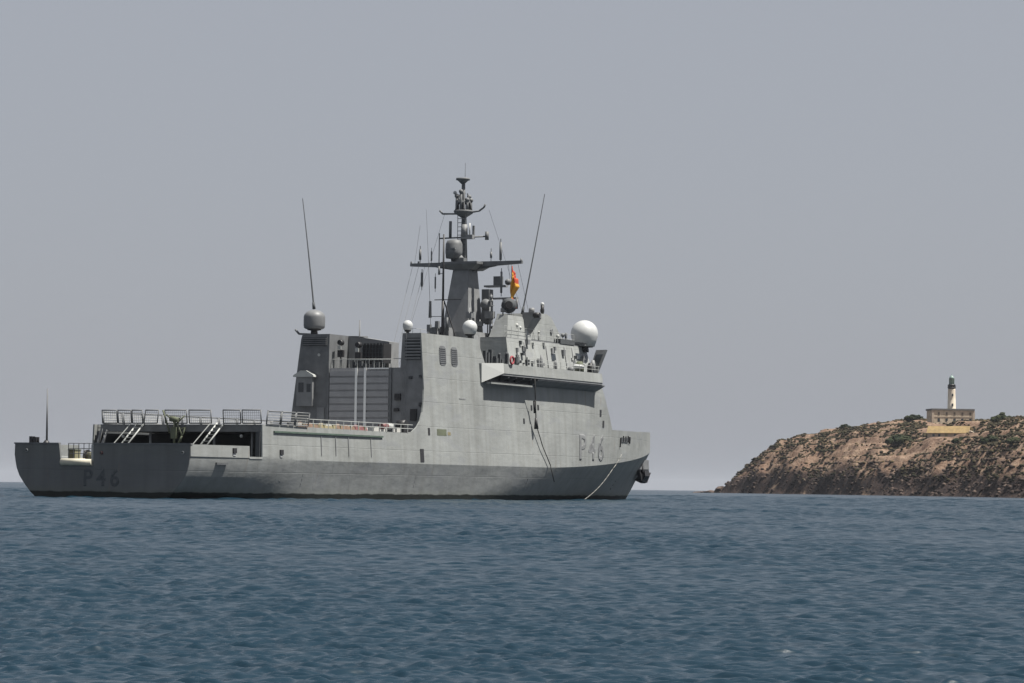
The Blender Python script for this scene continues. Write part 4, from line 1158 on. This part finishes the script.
def make_island():
    xs = np.arange(80, 500, 1.0); ys = np.arange(740, 1400, 1.0)
    X, Y = np.meshgrid(xs, ys, indexing='ij'); Z = terrain(X, Y)
    nx, ny = X.shape
    co = np.stack([X, Y, Z], -1).reshape(-1, 3).astype(np.float32)
    i = np.arange(nx - 1)[:, None]; j = np.arange(ny - 1)[None, :]
    q = np.stack([i * ny + j, (i + 1) * ny + j, (i + 1) * ny + j + 1, i * ny + j + 1], -1).reshape(-1, 4)
    keep = co[q, 2].max(1) > -1.4; q = q[keep]
    me = bpy.data.meshes.new('island'); me.vertices.add(len(co)); me.vertices.foreach_set('co', co.ravel())
    me.loops.add(q.size); me.loops.foreach_set('vertex_index', q.ravel().astype(np.int32))
    me.polygons.add(len(q)); me.polygons.foreach_set('loop_start', (np.arange(len(q)) * 4).astype(np.int32))
    me.update(calc_edges=True); me.materials.append(island_mat())
    o = bpy.data.objects.new('island', me); COL.objects.link(o); tag(o, kind='structure')
make_island()

# scrub: thousands of low bushes that read as ground cover
def blob_base(seed, sub=1):
    import bmesh
    bm = bmesh.new(); bmesh.ops.create_icosphere(bm, subdivisions=sub + 1, radius=1.0)
    r = np.random.default_rng(seed)
    v = np.array([x.co[:] for x in bm.verts]); f = np.array([[x.index for x in p_.verts] for p_ in bm.faces]); bm.free()
    v *= (0.72 + .5 * r.random((len(v), 1))); v[:, 2] = v[:, 2] * .8 + .3
    return v, f
def scrub_mat(name, c0, c1):
    m = bpy.data.materials.new(name); m.use_nodes = True
    n, l = m.node_tree.nodes, m.node_tree.links; p = n['Principled BSDF']; p.inputs['Roughness'].default_value = .95; p.inputs['Specular IOR Level'].default_value = .1
    ge = n.new('ShaderNodeNewGeometry'); t = n.new('ShaderNodeTexNoise'); t.inputs['Scale'].default_value = .22; t.inputs['Detail'].default_value = 4
    r = n.new('ShaderNodeValToRGB'); r.color_ramp.elements[0].position = .38; r.color_ramp.elements[0].color = (*c0, 1); r.color_ramp.elements[1].position = .62; r.color_ramp.elements[1].color = (*c1, 1)
    l.new(ge.outputs['Position'], t.inputs['Vector']); l.new(t.outputs[0], r.inputs[0]); l.new(r.outputs[0], p.inputs['Base Color'])
    return m
def scatter(name, count, rmin, rmax, cond, material, seed, stretch=1.0):
    r = np.random.default_rng(seed)
    xs = r.uniform(90, 300, count); ys = r.uniform(790, 1330, count)
    z = terrain(xs, ys)
    k = cond(xs, ys, z)
    for (cx, cy, rr_, _) in PADS: k &= np.hypot(xs - cx, ys - cy) > rr_ * 1.0
    xs, ys, z = xs[k], ys[k], z[k]
    bases = [blob_base(s, 0) for s in range(4)]
    V = []; F = []; off = 0
    for i in range(len(xs)):
        v, f = bases[i % 4]; s = r.uniform(rmin, rmax); t = r.uniform(0, 6.28); c, s_ = math.cos(t), math.sin(t)
        w = v * s * np.array([r.uniform(.8, 1.4), r.uniform(.8, 1.4), r.uniform(.7, 1.1)])
        w = np.stack([w[:, 0] * c - w[:, 1] * s_, w[:, 0] * s_ + w[:, 1] * c, w[:, 2]], -1) + [xs[i], ys[i], z[i]]
        V.append(w); F.append(f + off); off += len(v)
    V = np.concatenate(V); F = np.concatenate(F)
    me = bpy.data.meshes.new(name); me.vertices.add(len(V)); me.vertices.foreach_set('co', V.astype(np.float32).ravel())
    me.loops.add(F.size); me.loops.foreach_set('vertex_index', F.ravel().astype(np.int32))
    me.polygons.add(len(F)); me.polygons.foreach_set('loop_start', (np.arange(len(F)) * 3).astype(np.int32))
    me.update(calc_edges=True); me.materials.append(material)
    o = bpy.data.objects.new(name, me); COL.objects.link(o); tag(o, kind='stuff'); return o
M['scrub'] = scrub_mat('dry dark scrub', (.020, .020, .012), (.050, .042, .026))
M['bush'] = scrub_mat('dark evergreen bush', (.013, .019, .010), (.035, .040, .020))
M['boulder'] = scrub_mat('pale and brown boulders', (.018, .013, .012), (.10, .075, .062))
scatter('scrub', 80000, .22, .85, lambda x, y, z: (z > 5.0) & (vnoise(x, y, 22, 77) + .7 * vnoise(x, y, 6, 78) > .76), M['scrub'], 5)
scatter('dry_grass_tufts', 7000, .3, .8, lambda x, y, z: (z > 9), scrub_mat('dry straw tufts', (.05, .04, .022), (.12, .09, .05)), 9)
scatter('boulders', 22000, .25, 1.0, lambda x, y, z: (z > .1) & (z < 11 + 8 * vnoise(x, y, 20, 5)), M['boulder'], 6)

# single large bushes on the slope and the skyline
BUSH = [(901, 440, 965, 4.8, 'wide dark bush below and left of the yellow roofed house'), (872, 452, 990, 0, ''),
        (915, 418, 1100, 3.4, 'rounded dark bush on the skyline left of the lighthouse building'),
        (1003, 418, 1040, 3.6, 'rounded dark bush on the skyline right of the lighthouse'),
        (963, 441, 960, 3.0, 'dark green bush in front of the yellow roofed house'),
        (994, 440, 960, 3.4, 'dark green bush downhill to the right of the small annex'),
        (1016, 440, 950, 2.6, 'dark bush at the right edge of the photo, halfway up the slope'),
        (846, 424, 1120, 2.2, 'small dark bush on the skyline above the middle of the slope')]
def hillside(px, D0, zhint=None):
    return px_to(px, D0), D0
for px, py, D, r_, lab in BUSH:
    if r_ == 0: continue
    # walk along the line of sight until the slope is met
    best = None
    for Dq in np.arange(860, 1330, 2.0):
        x = px_to(px, Dq); z = float(terrain(np.array([x]), np.array([Dq]))[0])
        yy = 488 + .0127 * (px - 512) - (z - CAM_H + r_ * .3) / Dq * FPX
        if best is None or abs(yy - py) < best[0]: best = (abs(yy - py), x, Dq, z)
    _, x, y, z = best
    t = empty('bush', (x, y, z)); tag(t, lab, 'bush', 'large dark bushes on the island')
    r = np.random.default_rng(int(px)); V = []; F = []; off = 0
    for k in range(60):
        v, f = blob_base(k % 5, 0); s = r.uniform(.16, .38) * r_
        ph = r.uniform(0, 6.28); q = r.uniform(0, 1) ** .5
        c = np.array([math.cos(ph) * q * r_ * 1.15, math.sin(ph) * q * r_ * .8, r.uniform(0, .75) * r_ * (1 - q * .75)])
        V.append(v * s + c); F.append(f + off); off += len(v)
    mb = MB(); mb.add(np.concatenate(V).tolist(), np.concatenate(F).tolist()); mb.build('foliage', M['bush'], t, fix=False)
    mb = MB(); mb.tube((0, 0, -.5), (.2, .1, r_ * .5), .18, .1, 7); mb.tube((0, 0, -.3), (-.5, .2, r_ * .5), .12, .07, 7); mb.build('stem', M['khaki'], t)

# ---- lighthouse
M['stone'] = mat('weathered ochre render', (.42, .355, .27), .9, var=.25, vscale=.9, bump=.4)
M['cream_wall'] = mat('cream painted tower', (.54, .48, .39), .85, var=.15, vscale=.6)
M['roofgrey'] = mat('grey weathered cornice', (.10, .10, .095), .9, var=.25)
M['pane'] = mat('dusty shuttered window', (.12, .10, .08), .7)
M['verdigris'] = mat('green grey lantern metal', (.16, .23, .21), .5, var=.2)
M['tile'] = mat('yellow ochre roof tiles', (.22, .155, .07), .9, var=.22, vscale=.8)
M['offwhite'] = mat('off white lime wash', (.36, .30, .235), .9, var=.12, vscale=.8)
LZ = 0.0
lh = empty('lighthouse', (LHX, LHY, LHZ), R(5)); lh.scale = (1.1, 1.1, 1.1); tag(lh, 'cream round lighthouse tower with a black gallery above a flat roofed stone building', 'lighthouse')
W = 8.0
mb = MB(); mb.box(-W, W, -5, 5, -2, 5.6); bl = mb.build('building', M['stone'], lh)
mb = MB(); mb.box(-W - .35, W + .35, -5.35, 5.35, 5.6, 6.25); mb.build('cornice', M['roofgrey'], bl)
mb = MB(); mb.box(-W - .12, W + .12, -5.12, 5.12, 3.0, 3.25); mb.build('string_course', M['offwhite'], bl)
for s_ in (-1, 1):
    for yq in (-5.08,):
        mb = MB(); mb.box(s_ * W - .45, s_ * W + .45, yq - .1, yq + .8, -2, 5.58); mb.build('corner_pilaster', M['offwhite'], bl)
for k in range(5):
    x = -W + 2.3 + k * 3.1
    mb = MB(); mb.box(x - .45, x + .45, -5.06, -4.94, .6, 2.5); mb.build('window', M['glass'], bl)
    mb = MB(); mb.box(x - .38, x + .38, -5.06, -4.94, 3.6, 4.9); mb.build('window', M['pane'], bl)
for k in range(3):
    y_ = -3 + k * 3
    mb = MB(); mb.box(W - .06, W + .05, y_ - .45, y_ + .45, .8, 2.6); mb.build('window', M['glass'], bl)
    mb = MB(); mb.box(W - .06, W + .05, y_ - .4, y_ + .4, 3.6, 5.0); mb.build('window', M['glass'], bl)
# low forecourt wall with piers
mb = MB(); mb.box(-W - .5, W - 2, -7.6, -7.3, -2, 1.0)
for k in range(6): mb.box(-W - .5 + k * 2.7, -W + .1 + k * 2.7, -7.75, -7.15, -2, 1.4)
fw = mb.build('forecourt_wall', M['stone'], lh)
mb = MB(); mb.lathe((.6, 0, 6.2), [(1.75, 0), (1.6, .3), (1.42, 7.6), (1.42, 7.9)], 24); tw = mb.build('tower', M['cream_wall'], lh)
for z in (7.4, 11.2):
    mb = MB(); mb.box(.3, .85, -1.75, -1.2, z, z + 1.0); mb.build('window', M['glass'], tw)
mb = MB(); mb.lathe((.6, 0, 14.0), [(1.3, 0), (1.6, .5), (1.6, .7), (0.001, .7)], 20)
for k in range(16):
    t = 2 * math.pi * k / 16; mb.tube((.6 + 1.52 * math.cos(t), 1.52 * math.sin(t), 14.6), (.6 + 1.52 * math.cos(t), 1.52 * math.sin(t), 15.6), .06, .06, 5)
mb.lathe((.6, 0, 15.2), [(1.5, 0), (1.57, 0), (1.57, .06), (1.5, .06)], 20); mb.lathe((.6, 0, 15.65), [(1.5, 0), (1.57, 0), (1.57, .08), (1.5, .08)], 20)
mb.lathe((.6, 0, 14.7), [(1.25, 0), (1.25, 1.2), (.001, 1.2)], 18)
mb.build('gallery', M['black'], tw)
mb = MB(); mb.lathe((.6, 0, 15.9), [(1.0, 0), (1.0, 2.1), (1.1, 2.15), (.85, 2.8), (.4, 3.3), (.12, 3.5), (.12, 3.9), (.001, 4.2)], 16)
ln = mb.build('lantern', M['verdigris'], tw)
mb = MB()
for k in range(12):
    t = 2 * math.pi * k / 12; mb.tube((.6 + 1.02 * math.cos(t), 1.02 * math.sin(t), 15.9), (.6 + 1.02 * math.cos(t), 1.02 * math.sin(t), 18.0), .06, .06, 5)
mb.build('glazing_bars', M['verdigris'], ln)
# ---- yellow roofed house below it
hs = empty('keepers_house', (HSX, HSY, HSZ), R(-20)); hs.scale = (1.12, 1.12, 1.2); tag(hs, 'long low house with a yellow ochre pitched roof and pale gable end', 'house')
L = 7.2
mb = MB(); mb.box(-L, L, -2.2, 2.6, -2, 1.3)
mb.prism_b([(-2.2, 1.3), (2.6, 1.3), (.2, 3.2)], -L, L)
hw = mb.build('walls', M['offwhite'], hs)
mb = MB()
v = [(-L - .25, -2.65, 1.0), (L + .25, -2.65, 1.0), (L + .25, .2, 3.32), (-L - .25, .2, 3.32), (-L - .25, 3.0, 1.0), (L + .25, 3.0, 1.0)]
v += [(x, y_, z + .18) for x, y_, z in v]
mb.add(v, [(0, 1, 2, 3), (6, 9, 8, 7), (3, 2, 5, 4), (9, 10, 11, 8), (0, 6, 7, 1), (4, 5, 11, 10), (0, 3, 9, 6), (3, 4, 10, 9), (1, 7, 8, 2), (2, 8, 11, 5)])
mb.build('roof', M['tile'], hs)
mb = MB(); mb.box(-1, 0, -2.26, -2.19, -.9, 1.0); mb.build('door', M['khaki'], hw)
for x in (-5, -3, 2.5, 5): 
    mb = MB(); mb.box(x - .4, x + .4, -2.26, -2.19, 0, .9); mb.build('window', M['glass'], hw)
an = empty('annex', (HSX + 9.4, HSY - 4.2, HSZ), R(-20)); tag(an, 'small pale shed with a sloping roof at the right end of the yellow roofed house', 'shed')
mb = MB(); mb.prism_a([(-1.7, -2), (1.7, -2), (1.7, .7), (-1.7, 2.2)], -1.6, 1.6); mb.build('walls', M['offwhite'], an)
mb = MB(); mb.add([(-1.9, -1.8, 2.32), (1.9, -1.8, .65), (1.9, 1.8, .65), (-1.9, 1.8, 2.32), (-1.9, -1.8, 2.46), (1.9, -1.8, .79), (1.9, 1.8, .79), (-1.9, 1.8, 2.46)],
              [(0, 1, 2, 3), (7, 6, 5, 4), (0, 4, 5, 1), (1, 5, 6, 2), (2, 6, 7, 3), (3, 7, 4, 0)]); mb.build('roof', M['offwhite'], an)
mb = MB(); mb.box(-.4, .5, -1.66, -1.59, -.8, .9); mb.build('door', M['khaki'], an)


# low rocks off the point of the island
rk = np.random.default_rng(4)
REEF = [(86.5, 1243, 3.0, .8, 'flat dark skerry furthest out off the left point of the island'), (91.5, 1243, 3.6, 1.2, 'low dark rock in the middle of the row off the point'),
        (96.5, 1241, 3.2, 3.0, 'block shaped dark rock standing against the left end of the island')]
for x, y_, w, h_, lab in REEF:
    v, f = blob_base(int(x), 1); v = v * np.array([w, w * .7, h_]); v[:, 2] -= .2
    mb = MB(); mb.add((v + [0, 0, 0]).tolist(), f.tolist()); o = mb.build('sea_rock', M['boulder'], fix=False); o.location = (x, y_, 0)
    tag(o, lab, 'rock', 'rocks off the point of the island')

# even summer haze filling the air over the whole scene
mb = MB(); mb.box(-15500, 15500, -15500, 15500, -5, 62)
hm = bpy.data.materials.new('summer haze'); hm.use_nodes = True
hn, hl = hm.node_tree.nodes, hm.node_tree.links
hn.clear(); ho = hn.new('ShaderNodeOutputMaterial'); hv = hn.new('ShaderNodeVolumePrincipled')
hv.inputs['Color'].default_value = (.60, .64, .72, 1); hv.inputs['Density'].default_value = 0.00004
hl.new(hv.outputs[0], ho.inputs['Volume'])
hb = mb.build('haze', hm); tag(hb, kind='stuff')
